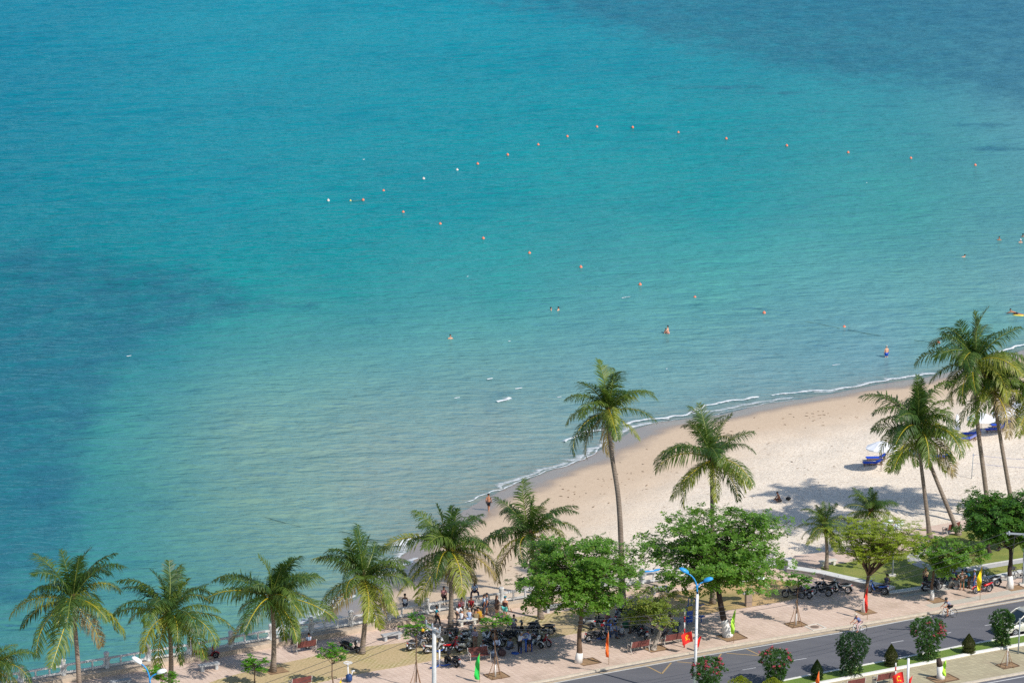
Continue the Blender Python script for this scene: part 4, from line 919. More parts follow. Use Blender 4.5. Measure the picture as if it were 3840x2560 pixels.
# ------------------------------------------------------------------ lamps, poles, wires
MWP = pm('white_pole_paint', C(226, 228, 230), .4, .06, 5); MBLU = pm('blue_lamp_paint', C(48, 150, 214), .4, .1, 6); MGREYP = pm('grey_pole', C(150, 158, 164), .5, .12, 5); MLENS = pm('lamp_glass', C(214, 220, 220), .2, .05, 8); MWHEAD = pm('white_lamp_head', C(232, 238, 236), .35, .05, 6)
def street_lamp(label, base, z0, joint, heads, colarm, colhead, split=None, hs=1.0):
    B = G(base[0], base[1], z0); t = thing('street_lamp', label, 'street lamp', B); J = AT(joint[0], joint[1], B.y)-B
    mb = MB(); S2 = AT(split[0], split[1], B.y)-B
    mb.tube([Vector((0, 0, 0)), J*.5, J], [.125, .105, .09], 12); bo(mb, 'pole', MWP, t)
    mb = MB(); mb.tube([Vector((0, 0, 0)), Vector((0, 0, .5))], [.2, .19], 12); bo(mb, 'base_sleeve', MGREYP, t)
    for (hx, hy), k in heads:
        H = AT(hx, hy, B.y)-B; d = H-S2; ctl = S2+Vector((d.x*.12, 0, d.z*.75)); arm = [J.lerp(S2, f) for f in (0, .5)]+[(1-f)**2*S2+2*f*(1-f)*ctl+f*f*H for f in [i/8 for i in range(9)]]
        mb = MB(); mb.tube(arm, [.062]*2+[.055-.015*i/8 for i in range(9)], 8); a = bo(mb, 'arm', colarm, t)
        dr = (arm[-1]-arm[-2]).normalized(); M = dr.to_track_quat('X', 'Z').to_matrix(); mb = MB(); l = .75*k*hs
        secs = []
        for f, w, h in ((0, .07, .06), (.12, .12, .1), (.45, .17, .12), (.8, .15, .1), (1, .06, .04)):
            secs.append([H+M @ Vector((f*l, 1.35*w*hs*math.cos(a2), 1.9*h*hs*(math.sin(a2) if math.sin(a2) > 0 else .3*math.sin(a2)))) for a2 in [2*math.pi*q/10 for q in range(10)]])
        mb.loft(secs); h = bo(mb, 'lamp_head', colhead, t); mb = MB(); mb.ell(H+M @ Vector((.5*l, 0, -.045*hs)), (.28*l, .12*hs, .04), 10, 5, M=M); bo(mb, 'lens', MLENS, h)
street_lamp('tall white street lamp with two bright blue heads in the central reservation', (2604, 2612), .02, (2615, 2226), [((2581, 2150), 1.0), ((2640, 2180), .9)], MBLU, MBLU, (2614, 2206))
street_lamp('street lamp with white heads on light blue arms, cut by the bottom left edge', (566, 2990), .02, (563, 2566), [((530, 2488), 1.0), ((590, 2524), .85)], MBLU, MWHEAD, (562, 2550))
MCPOLE = pm('utility_pole_concrete', C(190, 192, 190), .85, .12, 3); MINS = pm('glazed_insulator', C(150, 160, 170), .3, .2, 8); MWIRE = pm('cable_sheath', C(56, 58, 62), .7, .15, 3)
def utility_pole(label, base, z0, top, arm, pins):
    B = G(base[0], base[1], z0); T = AT(top[0], top[1], B.y)-B; t = thing('utility_pole', label, 'utility pole', B)
    mb = MB(); mb.tube([Vector((0, 0, 0)), T], [.19, .135], 12); bo(mb, 'pole', MCPOLE, t)
    a, b = [AT(x, y, B.y-.2)-B for x, y in arm]; mb = MB(); mb.bar(a, b, .1, .12); bo(mb, 'crossarm', MGREYP, t, smooth=False); out = []
    for x, y in pins:
        q = AT(x, y, B.y-.2)-B; mb = MB(); mb.lathe([(.02, -.32), (.03, -.3), (.09, -.26), (.05, -.2), (.09, -.16), (.05, -.1), (.085, -.06), (.04, 0), (.02, .03)], 10, c=q); bo(mb, 'insulator', MINS, t); out.append(q+B)
    return out, B
PA, BA = utility_pole('concrete utility pole with three insulators rising from the bottom edge', (1628, 2830), .0, (1628, 2352), ((1598, 2343), (1650, 2370)), [(1598, 2323), (1621, 2337), (1649, 2352)])
PB_, BB = utility_pole('utility pole just outside the right edge, its white crossarm tip showing', (3862, 2452), .0, (3862, 1975), ((3774, 1998), (3925, 2008)), [(3784, 1991), (3842, 2000), (3905, 2003)])
def wire(label, a, b, sag, r=.014):
    n = 24; mb = MB(); P = [a.lerp(b, i/n)-Vector((0, 0, sag*4*(i/n)*(1-i/n))) for i in range(n+1)]; mb.tube([p-a for p in P], r, 5); o = bo(mb, 'power_line', MWIRE, loc=a); tag(o, label, 'power line', 'power lines')
for i, (lab, tgt, sag) in enumerate((('upper power line running right from the utility pole to the street edge', (3660, 2062), .95), ('middle power line running right from the utility pole above the benches', (3720, 2072), .95), ('lowest power line running right from the utility pole above the benches', (3790, 2088), .8))):
    wire(lab, PA[i], PB_[i], 2.3)
DY = BA.y-45
for i, (lab, tgt) in enumerate((('upper power line slanting down to the left edge from the utility pole', (400, 2751)), ('middle power line slanting down to the left from the utility pole', (400, 2772)), ('lowest power line slanting down to the left from the utility pole', (400, 2795)))):
    wire(lab, PA[i], AT(tgt[0], tgt[1], DY), .35)
L2 = [AT(x, y, BB.y+.5) for x, y in ((3806, 2006), (3800, 2060), (3797, 2110), (3806, 2155), (3822, 2166), (3838, 2158), (3848, 2120), (3846, 2060), (3852, 2010))]; Q2 = smoothline(L2, 5); mb = MB(); mb.tube([q-L2[0] for q in Q2], .022, 6); tag(bo(mb, 'cable_loop', MWIRE, loc=L2[0]), 'slack loop of black cable hanging at the right edge by the dark almond trunk', 'cable')
MGLOBE = pm('milk_glass', C(232, 236, 238), .15, .04, 6, coat=.5)
def globe_lamp(label, base, top, n=4, rad=.5, s=.24):
    B = G(base[0], base[1]); H = HZ(B, top); t = thing('park_lamp', label, 'park lamp', B); mb = MB(); mb.tube([(0, 0, 0), (0, 0, H)], [.075, .06], 10); bo(mb, 'pole', MGREYP, t); mb = MB(); mb.box((0, 0, .05), (.55, .55, .1)); bo(mb, 'footing', MCONCL, t, smooth=False)
    for i in range(n):
        a = i*2*math.pi/n+.4; e = Vector((rad*math.cos(a), rad*math.sin(a), H-.1)); mb = MB(); mb.tube([(0, 0, H-.35), e*.6+Vector((0, 0, (H-.3)*.4)), e], .025, 6); bo(mb, 'arm', MGREYP, t); mb = MB(); mb.ell(e+Vector((0, 0, s*.9)), s, 12, 8); bo(mb, 'globe', MGLOBE, t)
globe_lamp('grey park lamp with four glass globes inside the feathery tree', (3347, 2158), 1972, 4, .6, .27)
globe_lamp('park lamp with one white globe at the right edge beside the dark trunk', (3836, 2190), 2062, 1, .02, .17)
# red and white striped posts
MRED = pm('red_paint', C(196, 40, 44), .5, .12, 6); MWHT = pm('white_post_paint', C(226, 224, 222), .6, .08, 6)
def striped(label, base, top, z0):
    B = G(base[0], base[1], z0); H = HZ(B, top)-z0; t = thing('striped_post', label, 'post', B); n = 6
    for i in range(n):
        mb = MB(); mb.tube([(0, 0, H*i/n), (0, 0, H*(i+1)/n)], .05, 10); bo(mb, 'red_band' if i % 2 == 0 else 'white_band', MRED if i % 2 == 0 else MWHT, t)
striped('red and white striped post beside the hammer and sickle flag and tall lamp', (2566, 2426), 2284, 0)
striped('window reflection of a red and white striped post at the bottom edge', (3357, 2572), 2484, -.02)  # reflection of the striped post in the window, made solid
B = G(3403, 2600, -.02); H = HZ(B, 2466); t = thing('reflected_white_post', 'window reflection of a plain white pole between the two reflected flags', 'post', B); mb = MB(); mb.tube([(0, 0, 0), (0, 0, H)], [.1, .085], 12); bo(mb, 'shaft', MWP, t); mb = MB(); mb.tube([(0, 0, 0), (0, 0, .1)], .16, 12); bo(mb, 'foot', MGREYP, t)  # window reflection of a white pole, modelled as a solid post
B = G(3818, 2450, -.02); H = HZ(B, 2318); t = thing('grey_post', 'slim grey sign post in front of the pale car', 'post', B); mb = MB(); mb.tube([(0, 0, 0), (.05, 0, H)], [.055, .04], 10); bo(mb, 'shaft', MGREYP, t); mb = MB(); mb.box((.05, 0, H), (.16, .05, .1)); bo(mb, 'bracket', MGREYP, t, smooth=False)
# ------------------------------------------------------------------ banners and flags
def banner(label, top, bot, w, col, z0, foot, seed):
    rd = random.Random(seed); B = G(foot[0], foot[1], z0); t = thing('banner', label, 'banner', B, 0, 'coloured feather banners on sticks')
    T = AT(top[0], top[1], B.y)-B; Bt = AT(bot[0], bot[1], B.y)-B; mb = MB(); mb.tube([(0, 0, 0), (0, 0, T.z*.5), T], [.02, .016, .01], 6); bo(mb, 'stick', pm('bamboo_stick', C(176, 150, 110), .7, .15, 6), t)
    mb = MB(); n = 18; vs = []
    for i in range(n+1):
        f = i/n; c0 = T.lerp(Bt, f); wd = w*min(1, .06+f*2.3)*(1 if f < .93 else .85)
        for k in range(5):
            g = k/4; vs.append(c0+Vector((-wd*g*(1+.12*math.sin(f*7+seed)), .1*math.sin(f*9+g*3+seed)+.05*g, -.06*g*math.sin(f*5+seed))))
    fs = [(i*5+k, i*5+k+1, (i+1)*5+k+1, (i+1)*5+k) for i in range(n) for k in range(4)]; mb.add(vs, fs)
    m = pm('banner_cloth_%d' % seed, C(*col), .7, .1, 3); bo(mb, 'cloth', m, t)
banner('bright green banner on a stick in front of a red bench', (1799, 2447), (1798, 2546), .36, (34, 190, 74), 0, (1799, 2556), 1)
banner('orange banner standing at the kerb right of the white-footed almond trunk', (2282, 2364), (2282, 2462), .2, (250, 106, 34), 0, (2283, 2490), 2)
banner('lime green banner beside the white foot of the leaning almond trunk', (2759, 2282), (2753, 2376), .26, (186, 246, 74), 0, (2751, 2408), 3)
banner('long red banner beside the whitewashed foot of the feathery tree', (3254, 2200), (3254, 2296), .22, (240, 58, 44), 0, (3252, 2322), 4)
banner('yellow banner standing in front of the red motorbike at the right', (3684, 2126), (3678, 2214), .32, (250, 216, 18), 0, (3675, 2248), 5)
banner('yellow banner whose tip shows at the bottom edge beside the steering exerciser', (1281, 2541), (1281, 2630), .3, (250, 212, 22), 0, (1281, 2650), 6)
banner('orange banner at the bottom edge in front of the dark pointed cone', (3072, 2513), (3072, 2610), .26, (250, 104, 30), -.02, (3072, 2630), 7)
banner('window reflection of a lime green banner right of the reflected white-footed trunk', (3548, 2468), (3547, 2532), .24, (188, 246, 66), -.02, (3544, 2558), 8)  # banner reflected in the window, given real cloth and stick
MFLAG = pm('red_flag_cloth', C(228, 44, 36), .7, .08, 3); MYEM = pm('yellow_emblem', C(246, 206, 40), .7, .05, 3)
def flag(label, base, z0, top, w, h, ang, emblem, seed, lean=.3, start=None):
    B = G(base[0], base[1], z0) if start is None else start; T = AT(top[0], top[1], B.y)-B; t = thing('red_flag', label, 'flag', B, 0, 'red flags'); mb = MB(); mb.tube([(0, 0, 0), T*.5, T], [.018, .016, .01], 6); bo(mb, 'staff', pm('flag_staff', C(190, 176, 160), .6, .1, 6), t)
    d = (-T).normalized(); u = Vector((math.cos(ang), math.sin(ang)*.5, -.28)).normalized(); n = 10
    def P(a, b): return T+d*(h*b+.05)+u*(w*a)+Vector((0, -.07*math.sin(a*6+b*2+seed), -.10*a*a+.03*math.sin(b*5)))
    mb = MB(); vs = [P(i/n, k/n) for i in range(n+1) for k in range(n+1)]; mb.add(vs, [(i*(n+1)+k, i*(n+1)+k+1, (i+1)*(n+1)+k+1, (i+1)*(n+1)+k) for i in range(n) for k in range(n)]); c = bo(mb, 'cloth', MFLAG, t)
    if emblem:
        for side in (-.012, .012):
            mb = MB(); S2 = []
            for i in range(15):                                                   # sickle blade
                a = R(-130+i*17); rr = .2; S2.append((.5+rr*math.cos(a)*.75, .48-rr*math.sin(a)))
            w2 = [.012+.03*math.sin(math.pi*i/14) for i in range(15)]; vs = []
            for (a, b), q in zip(S2, w2):
                cx, cy = a-.5, b-.48; L2 = math.hypot(cx, cy); vs += [P(a, b)+Vector((0, side, 0)), P(a-cx/L2*q*1.6, b-cy/L2*q*1.6)+Vector((0, side, 0))]
            mb.add(vs, [(2*i, 2*i+1, 2*i+3, 2*i+2) for i in range(14)])
            for a0, b0, a1, b1, q in ((.36, .66, .28, .8, .03), (.4, .34, .66, .72, .022), (.36, .42, .5, .28, .04)):   # handle, hammer shaft, hammer head
                dx, dy = a1-a0, b1-b0; l2 = math.hypot(dx, dy); nx, ny = -dy/l2*q, dx/l2*q; mb.add([P(a0+nx, b0+ny)+Vector((0, side, 0)), P(a0-nx, b0-ny)+Vector((0, side, 0)), P(a1-nx, b1-ny)+Vector((0, side, 0)), P(a1+nx, b1+ny)+Vector((0, side, 0))], [(0, 1, 2, 3)])
            bo(mb, 'emblem', MYEM, c, smooth=False)
flag('red flag with yellow hammer and sickle left of the tall blue-headed lamp', (2606, 2450), 0, (2593, 2362), .78, .78, R(180), True, 1)
flag('red flag hanging almost edge on, right of the tall blue-headed lamp', (2616, 2440), 0, (2632, 2380), .3, .85, R(215), False, 2)
flag('window reflection of a red hammer and sickle flag at the bottom edge', (3398, 2600), -.02, (3386, 2514), .78, .78, R(180), True, 3)  # window reflection of the hammer and sickle flag, built solid
flag('window reflection of a red flag edge on, right of the reflected white pole', (3406, 2600), -.02, (3424, 2530), .3, .85, R(215), False, 4)  # edge-on flag reflected in the window, shaped as a solid flag
# ------------------------------------------------------------------ outdoor fitness machines, pillar lamp, manhole, bags
MBFIT = pm('blue_steel_paint', C(34, 84, 168), .4, .15, 6); MDKB = pm('dark_blue_panel', C(30, 62, 112), .5, .15, 5); MSTEEL = pm('brushed_steel', C(176, 178, 180), .35, .1, 8, .6)
B = G(2590, 2336); t = thing('chest_press_machine', 'blue outdoor press machine with swinging arms and a tall back panel', 'fitness machine', B, ROADA, 'blue outdoor fitness machines')
mb = MB(); mb.tube([(.25, .3, 0), (.25, .3, 1.95)], .085, 10); bo(mb, 'post', MGREYP, t)
for sx in (-1, 1):
    mb = MB(); mb.tube([(.25, .3, 1.9), (.25+sx*.28, .3, 1.85), (.25+sx*.32, .28, 1.4), (.25+sx*.55, .1, 1.25), (.25+sx*.95, .05, 1.3)], .04, 7); mb.tube([(.25+sx*.32, .28, 1.4), (.25+sx*.4, .2, .7), (.25+sx*.45, -.1, .55)], .035, 7); bo(mb, 'swing_arm', MBFIT, t)
    mb = MB(); mb.box((.25+sx*.62, -.1, .45), (.45, .4, .07)); mb.tube([(.25+sx*.62, -.1, 0), (.25+sx*.62, -.1, .42)], .04, 7); bo(mb, 'seat', MBFIT, t)
mb = MB(); mb.box((-.08, .05, .75), (.5, .12, 1.3)); bo(mb, 'back_panel', MBFIT, t, smooth=False); mb = MB(); mb.box((-.08, -.03, 1.2), (.42, .03, .34)); bo(mb, 'sign_plate', pm('yellowed_plate', C(196, 168, 74), .6, .2, 6), t, smooth=False)
B = G(1306, 2556); t = thing('steering_exerciser', 'white turning exerciser with a wide loop handle and dark blue foot disc', 'fitness machine', B, ROADA, 'blue outdoor fitness machines')
mb = MB(); mb.tube([(0, 0, 0), (-.02, 0, 1.42)], [.05, .04], 8); bo(mb, 'post', MWP, t); mb = MB(); mb.torus((-.02, 0, 1.45), .3, .03, 20, 6, axis='Z'); mb.bar((-.3, 0, 1.45), (.28, 0, 1.45), .04, .04); bo(mb, 'loop_handle', MWP, t)
mb = MB(); mb.lathe([(.2, .08), (.24, .2), (.22, .5), (.1, .62)], 12, c=(.06, 0, 0)); bo(mb, 'housing', MDKB, t); mb = MB(); mb.tube([(.2, 0, .3), (.36, 0, .75)], .03, 6); mb.box((.38, 0, .78), (.24, .12, .06)); bo(mb, 'pedal_lever', MWP, t)
B = G(1648, 2500); t = thing('stepping_exerciser', 'exerciser with white pole and blue pedals behind the utility pole', 'fitness machine', B, ROADA, 'blue outdoor fitness machines')
mb = MB(); mb.tube([(0, 0, 0), (0, 0, 1.35)], .06, 8); bo(mb, 'post', MWP, t); mb = MB(); mb.tube([(0, 0, 1.2), (-.3, 0, 1.3)], .03, 6); mb.tube([(0, 0, 1.2), (.3, 0, 1.3)], .03, 6); bo(mb, 'handle', MBFIT, t)
for sx in (-1, 1): mb = MB(); mb.tube([(0, 0, .2), (sx*.25, -.1, .12), (sx*.6, -.1, .1)], .045, 7); mb.box((sx*.62, -.1, .13), (.4, .16, .05)); bo(mb, 'pedal', MBFIT, t)
def waist_frame(px, py, label):
    B = G(px, py); t = thing('waist_exerciser', label, 'fitness machine', B, ROADA, 'blue outdoor fitness machines'); mb = MB(); mb.tube([(0, 0, 0), (0, 0, 1.05)], .06, 8); bo(mb, 'post', MBFIT, t)
    for sx in (-1, 1):
        mb = MB(); mb.tube([(sx*.45, -.1, 0), (sx*.45, -.05, .8), (sx*.25, 0, 1.0), (0, 0, 1.02)], .04, 7); bo(mb, 'leg', MBFIT, t)
    mb = MB(); mb.torus((0, 0, 1.2), .26, .03, 16, 6, axis='Y'); mb.bar((-.5, 0, 1.03), (.5, 0, 1.03), .06, .05); bo(mb, 'hand_wheel', MBFIT, t); mb = MB(); mb.lathe([(.3, 0), (.3, .05), (.24, .07)], 12, c=(-.8, .15, 0)); bo(mb, 'foot_disc', MBFIT, t)
waist_frame(1972, 2444, 'blue exerciser with a round hand wheel that two men lean on')
waist_frame(2290, 2388, 'blue exerciser in the tree shade with a man in blue seated on it')
B = G(2806, 2270); t = thing('pillar_lamp', 'square beige pillar with small steel lamps and curved stems bearing white discs', 'lamp pillar', B, ROADA-R(12)); H = 1.08
mb = MB(); mb.box((0, 0, H/2), (.46, .42, H)); bo(mb, 'pillar', pm('beige_panel', C(150, 132, 118), .6, .1, 5), t, smooth=False); mb = MB(); mb.box((0, 0, H+.03), (.5, .46, .06)); bo(mb, 'lid', MSTEEL, t, smooth=False)
for sx in (-1, 1): mb = MB(); mb.lathe([(.07, -.1), (.13, -.08), (.13, .05), (.05, .09)], 10, c=(sx*.36, -.02, H-.06)); mb.bar((sx*.2, 0, H-.06), (sx*.3, 0, H-.06), .05, .05); bo(mb, 'side_lamp', MSTEEL, t)
for dx, dy, hz in ((-.35, .1, 2.1), (.2, .25, 2.2), (.8, .15, 2.1)):
    mb = MB(); mb.tube([(dx*.2, 0, H), (dx*.3, dy*.3, H+.5), (dx*.62, dy*.7, H+.9), (dx, dy, hz)], .018, 6); s_ = bo(mb, 'stem', MSTEEL, t); mb = MB(); mb.lathe([(.05, .03), (.5, .02), (.52, 0), (.48, -.02), (.05, -.04)], 20, c=(dx*1.1, dy, hz)); bo(mb, 'disc', MWHEAD, s_)
c = G(3055.5, 2349); t = thing('manhole_cover', 'round iron manhole cover in a pale square frame by the kerb', 'manhole', c, ROADA)
mb = MB()
for a, b, d in (((-.5, -.62), (.5, -.62), 0), ((-.5, .52), (.5, .52), 0), ((-.56, -.68), (-.56, .58), 0), ((.56, -.68), (.56, .58), 0)): mb.bar((a[0], a[1], .012), (b[0], b[1], .012), .12, .03)
bo(mb, 'frame', MCONCL, t, smooth=False); mb = MB(); mb.lathe([(.33, .0), (.33, .014), (.29, .018), (.05, .02)], 24); bo(mb, 'lid', pm('rusty_iron', C(128, 110, 98), .8, .2, 8), t)
# ------------------------------------------------------------------ beach: parasols, loungers, kayaks, net posts, buoys
MCANV = pm('white_canvas', C(236, 238, 242), .8, .04, 2); MWOODP = pm('parasol_pole_wood', C(92, 70, 56), .7, .2, 6); MDECK = pm('lounger_wood', C(112, 82, 60), .7, .25, 5); MMAT = pm('blue_mattress', C(30, 74, 190), .7, .14, 3); MMATL = pm('pale_blue_towel', C(150, 160, 226), .8, .1, 3)
mb = MB(); n = 8; vs = []
for r, z in ((.03, .62), (.5, .44), (1.0, .2), (1.42, 0), (1.42, -.1)):
    for k in range(16):
        a = 2*math.pi*k/16; q = r*(1 if k % 2 == 0 else .955); vs.append((q*math.cos(a), q*math.sin(a), z-(0 if k % 2 == 0 else .03)*r))
mb.add(vs, [(i*16+k, i*16+(k+1) % 16, (i+1)*16+(k+1) % 16, (i+1)*16+k) for i in range(4) for k in range(16)]); CANO = mb.mesh('canopy', 1, False)
mb = MB(); mb.tube([(0, 0, -.2), (0, 0, 2.75)], .028, 8); PPOLE = mb.mesh('pole')
mb = MB()
for k in range(8): a = math.pi*k/4; mb.tube([(0, 0, 2.5), (1.3*math.cos(a), 1.3*math.sin(a), 2.12)], .012, 4)
PRIB = mb.mesh('ribs')
def parasol(px, py, label, base_canopy=True, s=1.0):
    """px, py: canopy centre in the photo"""
    z = -.35
    for _ in range(6): p = G(px, py, z+2.2*s); z = float(terr(shore_d(p.x, p.y)))
    t = thing('parasol', label, 'parasol', (p.x, p.y, z), random.uniform(0, 1), 'white beach parasols', s); ob('canopy', CANO, MCANV, t, loc=(0, 0, 2.12)); ob('pole', PPOLE, MWOODP, t); ob('ribs', PRIB, MWOODP, t)
parasol(3306, 1674, 'white parasol farthest left on the sand, above a pair of blue loungers')
parasol(3530, 1622, 'white parasol almost hidden behind the crossing palms')
parasol(3680, 1566, 'white parasol cut by the trunk of the tallest palm', s=.95)
parasol(3775, 1545, 'white parasol between the two tall palms at the right')
parasol(3850, 1517, 'white parasol at the right edge behind palm fronds')
p = GT(3588, 1638); t = thing('closed_parasol', 'closed white parasol hanging in folds beside blue loungers', 'parasol', p, 0, 'white beach parasols'); mb = MB(); n = 14; secs = []
for z, r in ((.5, .17), (.9, .2), (1.5, .16), (2.0, .09), (2.15, .03)): secs.append([Vector((r*(1+.25*(k % 2))*math.cos(2*math.pi*k/n), r*(1+.25*(k % 2))*math.sin(2*math.pi*k/n), z)) for k in range(n)])
mb.loft(secs); bo(mb, 'folded_canopy', MCANV, t, smooth=False); mb = MB(); mb.tube([(0, 0, -.2), (0, 0, 2.25)], .025, 8); bo(mb, 'pole', MWOODP, t)
mb = MB()
for sy in (-.3, .3): mb.bar((-.95, sy, .26), (.95, sy, .26), .06, .07)
for x in (-.85, -.3, .3, .85): mb.bar((x, -.3, .26), (x, .3, .26), .05, .04)
LFR = mb.mesh('frame', 1, False); mb = MB(); mb.bar((0, 0, 0), (0, 0, .26), .06, .06); LLEG = mb.mesh('leg', 1, False)
mb = MB(); mb.box((-.32, 0, .345), (1.24, .6, .07)); LSE = mb.mesh('seat_mattress', 1, False); mb = MB(); M = Matrix.Rotation(R(-28), 3, 'Y'); mb.box((.62, 0, .50), (.78, .6, .06), M=M); LBK = mb.mesh('back_mattress', 1, False); mb = MB(); mb.bar((.35, -.25, .3), (.95, -.25, .62), .04, .04); mb.bar((.35, .25, .3), (.95, .25, .62), .04, .04); mb.bar((.8, -.22, .5), (.98, -.22, .24), .03, .03); mb.bar((.8, .22, .5), (.98, .22, .24), .03, .03); LSU = mb.mesh('back_support', 1, False)
def lounger(px, py, label, rz=4, back=None, s=.92):
    p = GT(px, py); t = thing('sun_lounger', label, 'sun lounger', p, R(rz), 'blue sun loungers under the parasols', s); ob('frame', LFR, MDECK, t)
    for x in (-.8, .8):
        for y in (-.28, .28): ob('leg', LLEG, MDECK, t, loc=(x, y, 0))
    ob('seat_mattress', LSE, MMAT, t); ob('back_mattress', LBK, back or MMAT, t); ob('back_support', LSU, MDECK, t)
lounger(3272, 1746, 'blue lounger nearer the viewer of the left-most pair on the sand'); lounger(3284, 1727, 'blue lounger farther from the viewer of the left-most pair')
lounger(3384, 1712, 'blue lounger showing through fronds right of the left-most pair'); lounger(3530, 1722, 'blue lounger with a folded white towel under the crossing palm crowns', 4, MMAT)
lounger(3625, 1654, 'blue lounger with pale back rest in front of the closed parasol', 4, MMATL); lounger(3642, 1636, 'blue lounger immediately left of the tallest palm trunk'); lounger(3730, 1620, 'blue lounger between the two tall trunks, its back rest raised', 4, MMATL); lounger(3752, 1604, 'blue lounger seen over its neighbour between the tall trunks')
lounger(3812, 1588, 'blue lounger at the right edge behind hanging fronds'); lounger(3826, 1574, 'blue lounger at the right edge, rear one of its pair')
MKAY = pm('blue_kayak_plastic', C(40, 140, 206), .4, .1, 3)
def kayak(px, py, label, rz, s=1.0):
    p = GT(px, py); t = thing('kayak', label, 'kayak', p, R(rz), 'blue kayaks on the sand', s); mb = MB(); secs = []
    for f in range(11):
        x = -1.4+2.8*f/10; w = .36*math.sqrt(max(.01, 1-(x/1.42)**2)); h = .12+.1*(x/1.4)**2; secs.append([Vector((x, w*math.cos(a), h+.16*math.sin(a)*(1 if math.sin(a) < 0 else .6))) for a in [2*math.pi*k/10 for k in range(10)]])
    mb.loft(secs); bo(mb, 'hull', MKAY, t); mb = MB(); mb.ell((0, 0, .22), (.5, .2, .05), 12, 5); bo(mb, 'cockpit', pm('white_cockpit', C(220, 224, 226), .5, .06, 4), t)
kayak(2442, 2142, 'blue kayak lying on the sand right behind the balustrade', 25, .55)
def netpost(px, py, top, label):
    p = GT(px, py); H = HZ(p, top)-p.z; t = thing('net_post', label, 'net post', p); mb = MB(); mb.tube([(0, 0, -.2), (.1, 0, H)], .035, 7); bo(mb, 'post', MGREYP, t); mb = MB(); mb.torus((.1, 0, H-.15), .06, .012, 10, 5); bo(mb, 'cord_ring', MBFIT, t); return p+Vector((.1, 0, H-.1)), p
n0, npb = netpost(3643, 1794, 1700, 'slim blue-grey net post standing in the sand left of a tall palm trunk')
n1 = n0+Vector((8.5, -1.2, 0)); npt = COL.objects[-1] if False else [o for o in COL.objects if o.name.startswith('net_post')][-1]
for dz in (0, -.75):
    P = [n0.lerp(n1, i/10)+Vector((0, 0, dz-.25*math.sin(math.pi*i/10))) for i in range(11)]; mb = MB(); mb.tube([q-npb for q in P], .012, 4); bo(mb, 'cord', MBFIT, npt)
MBUO = pm('orange_buoy', C(226, 128, 98), .45, .12, 4); MBUW = pm('white_buoy', C(220, 200, 190), .45, .1, 4); MBUY = pm('yellow_buoy', C(226, 206, 120), .45, .1, 4); MROPE = pm('dark_wet_rope', C(92, 128, 124), .7, .2, 3)
mb = MB(); mb.ell((0, 0, .07), .185, 14, 10); BUOY = mb.mesh('float_ball'); mb = MB(); mb.torus((0, 0, .27), .04, .02, 10, 5); BRING = mb.mesh('lifting_eye')
NTH = ['first', 'second', 'third', 'fourth', 'fifth', 'sixth', 'seventh', 'eighth', 'ninth', 'tenth', 'eleventh', 'twelfth']
def buoy(dx, dy, label, mat=MBUO, s=1.0):
    p = G(dx*1.6327, dy*1.6327, ZS); t = thing('buoy', label, 'buoy', p, 0, 'mooring floats', s); b = ob('float_ball', BUOY, mat, t); ob('lifting_eye', BRING, mat, t); return p
up = [(1097, 378), (1166, 357), (1236, 334), (1303, 315), (1371, 293)]; far = [(1453, 294), (1558, 306), (1668, 320), (1807, 336), (1948, 352), (2092, 365), (2240, 381)]; low = [(926, 489), (1011, 516), (1110, 549), (1216, 583), (1334, 615), (1470, 655), (1596, 685), (1755, 720), (1939, 753)]
for i, q in enumerate(up): buoy(*q, 'orange buoy, %s right of the white pair on the line climbing to the right' % NTH[i])
for i, q in enumerate(far): buoy(*q, 'orange buoy, %s along the farthest line counted from its left end' % NTH[i])
LOWP = [buoy(*q, 'orange buoy, %s along the lower line counted from the left' % NTH[i]) for i, q in enumerate(low)]
buoy(2155, 788, 'orange buoy half hidden by the fronds of the tallest palm')
buoy(881, 440, 'orange buoy just left of the two white ones'); buoy(834, 461, 'orange buoy at the left corner where the two lines meet')
buoy(973, 412, 'white buoy nearer the left corner of the float lines', MBUW); buoy(1050, 392, 'white buoy next to the orange ones on the climbing line', MBUW); buoy(754, 462, 'white buoy lying apart, farthest left of all floats', MBUW); buoy(805, 462, 'small yellow float between the outlying white buoy and the left corner', MBUY, .7)
def rope(label, pxs, r=.03, z=ZS+.09):
    P = smoothline([G(x, y, z) for x, y in pxs], 6); mb = MB(); mb.tube([p-P[0] for p in P], r, 5); tag(bo(mb, 'float_rope', MROPE, loc=P[0]), label, 'rope', 'floating ropes')
rope('dark rope floating between the last two buoys of the lower line', [(3018, 1206), (3060, 1212), (3110, 1222), (3148, 1231)], .035)
rope('dark rope trailing right from the last buoy towards the wading man', [(3180, 1236), (3235, 1247), (3300, 1258), (3376, 1269)], .03); rope('dark rope floating toward the crown of the tallest palm', [(3428, 1275), (3470, 1280), (3519, 1289)], .03)
rope('dark pipe lying under shallow water near the left palms', [(910, 1930), (990, 1938), (1080, 1962), (1170, 1983), (1280, 1991), (1390, 2020), (1520, 2031)], .03, ZS+.05)
rope('short dark rope beside the small yellow float', [(1320, 754), (1345, 752), (1362, 754)], .03)
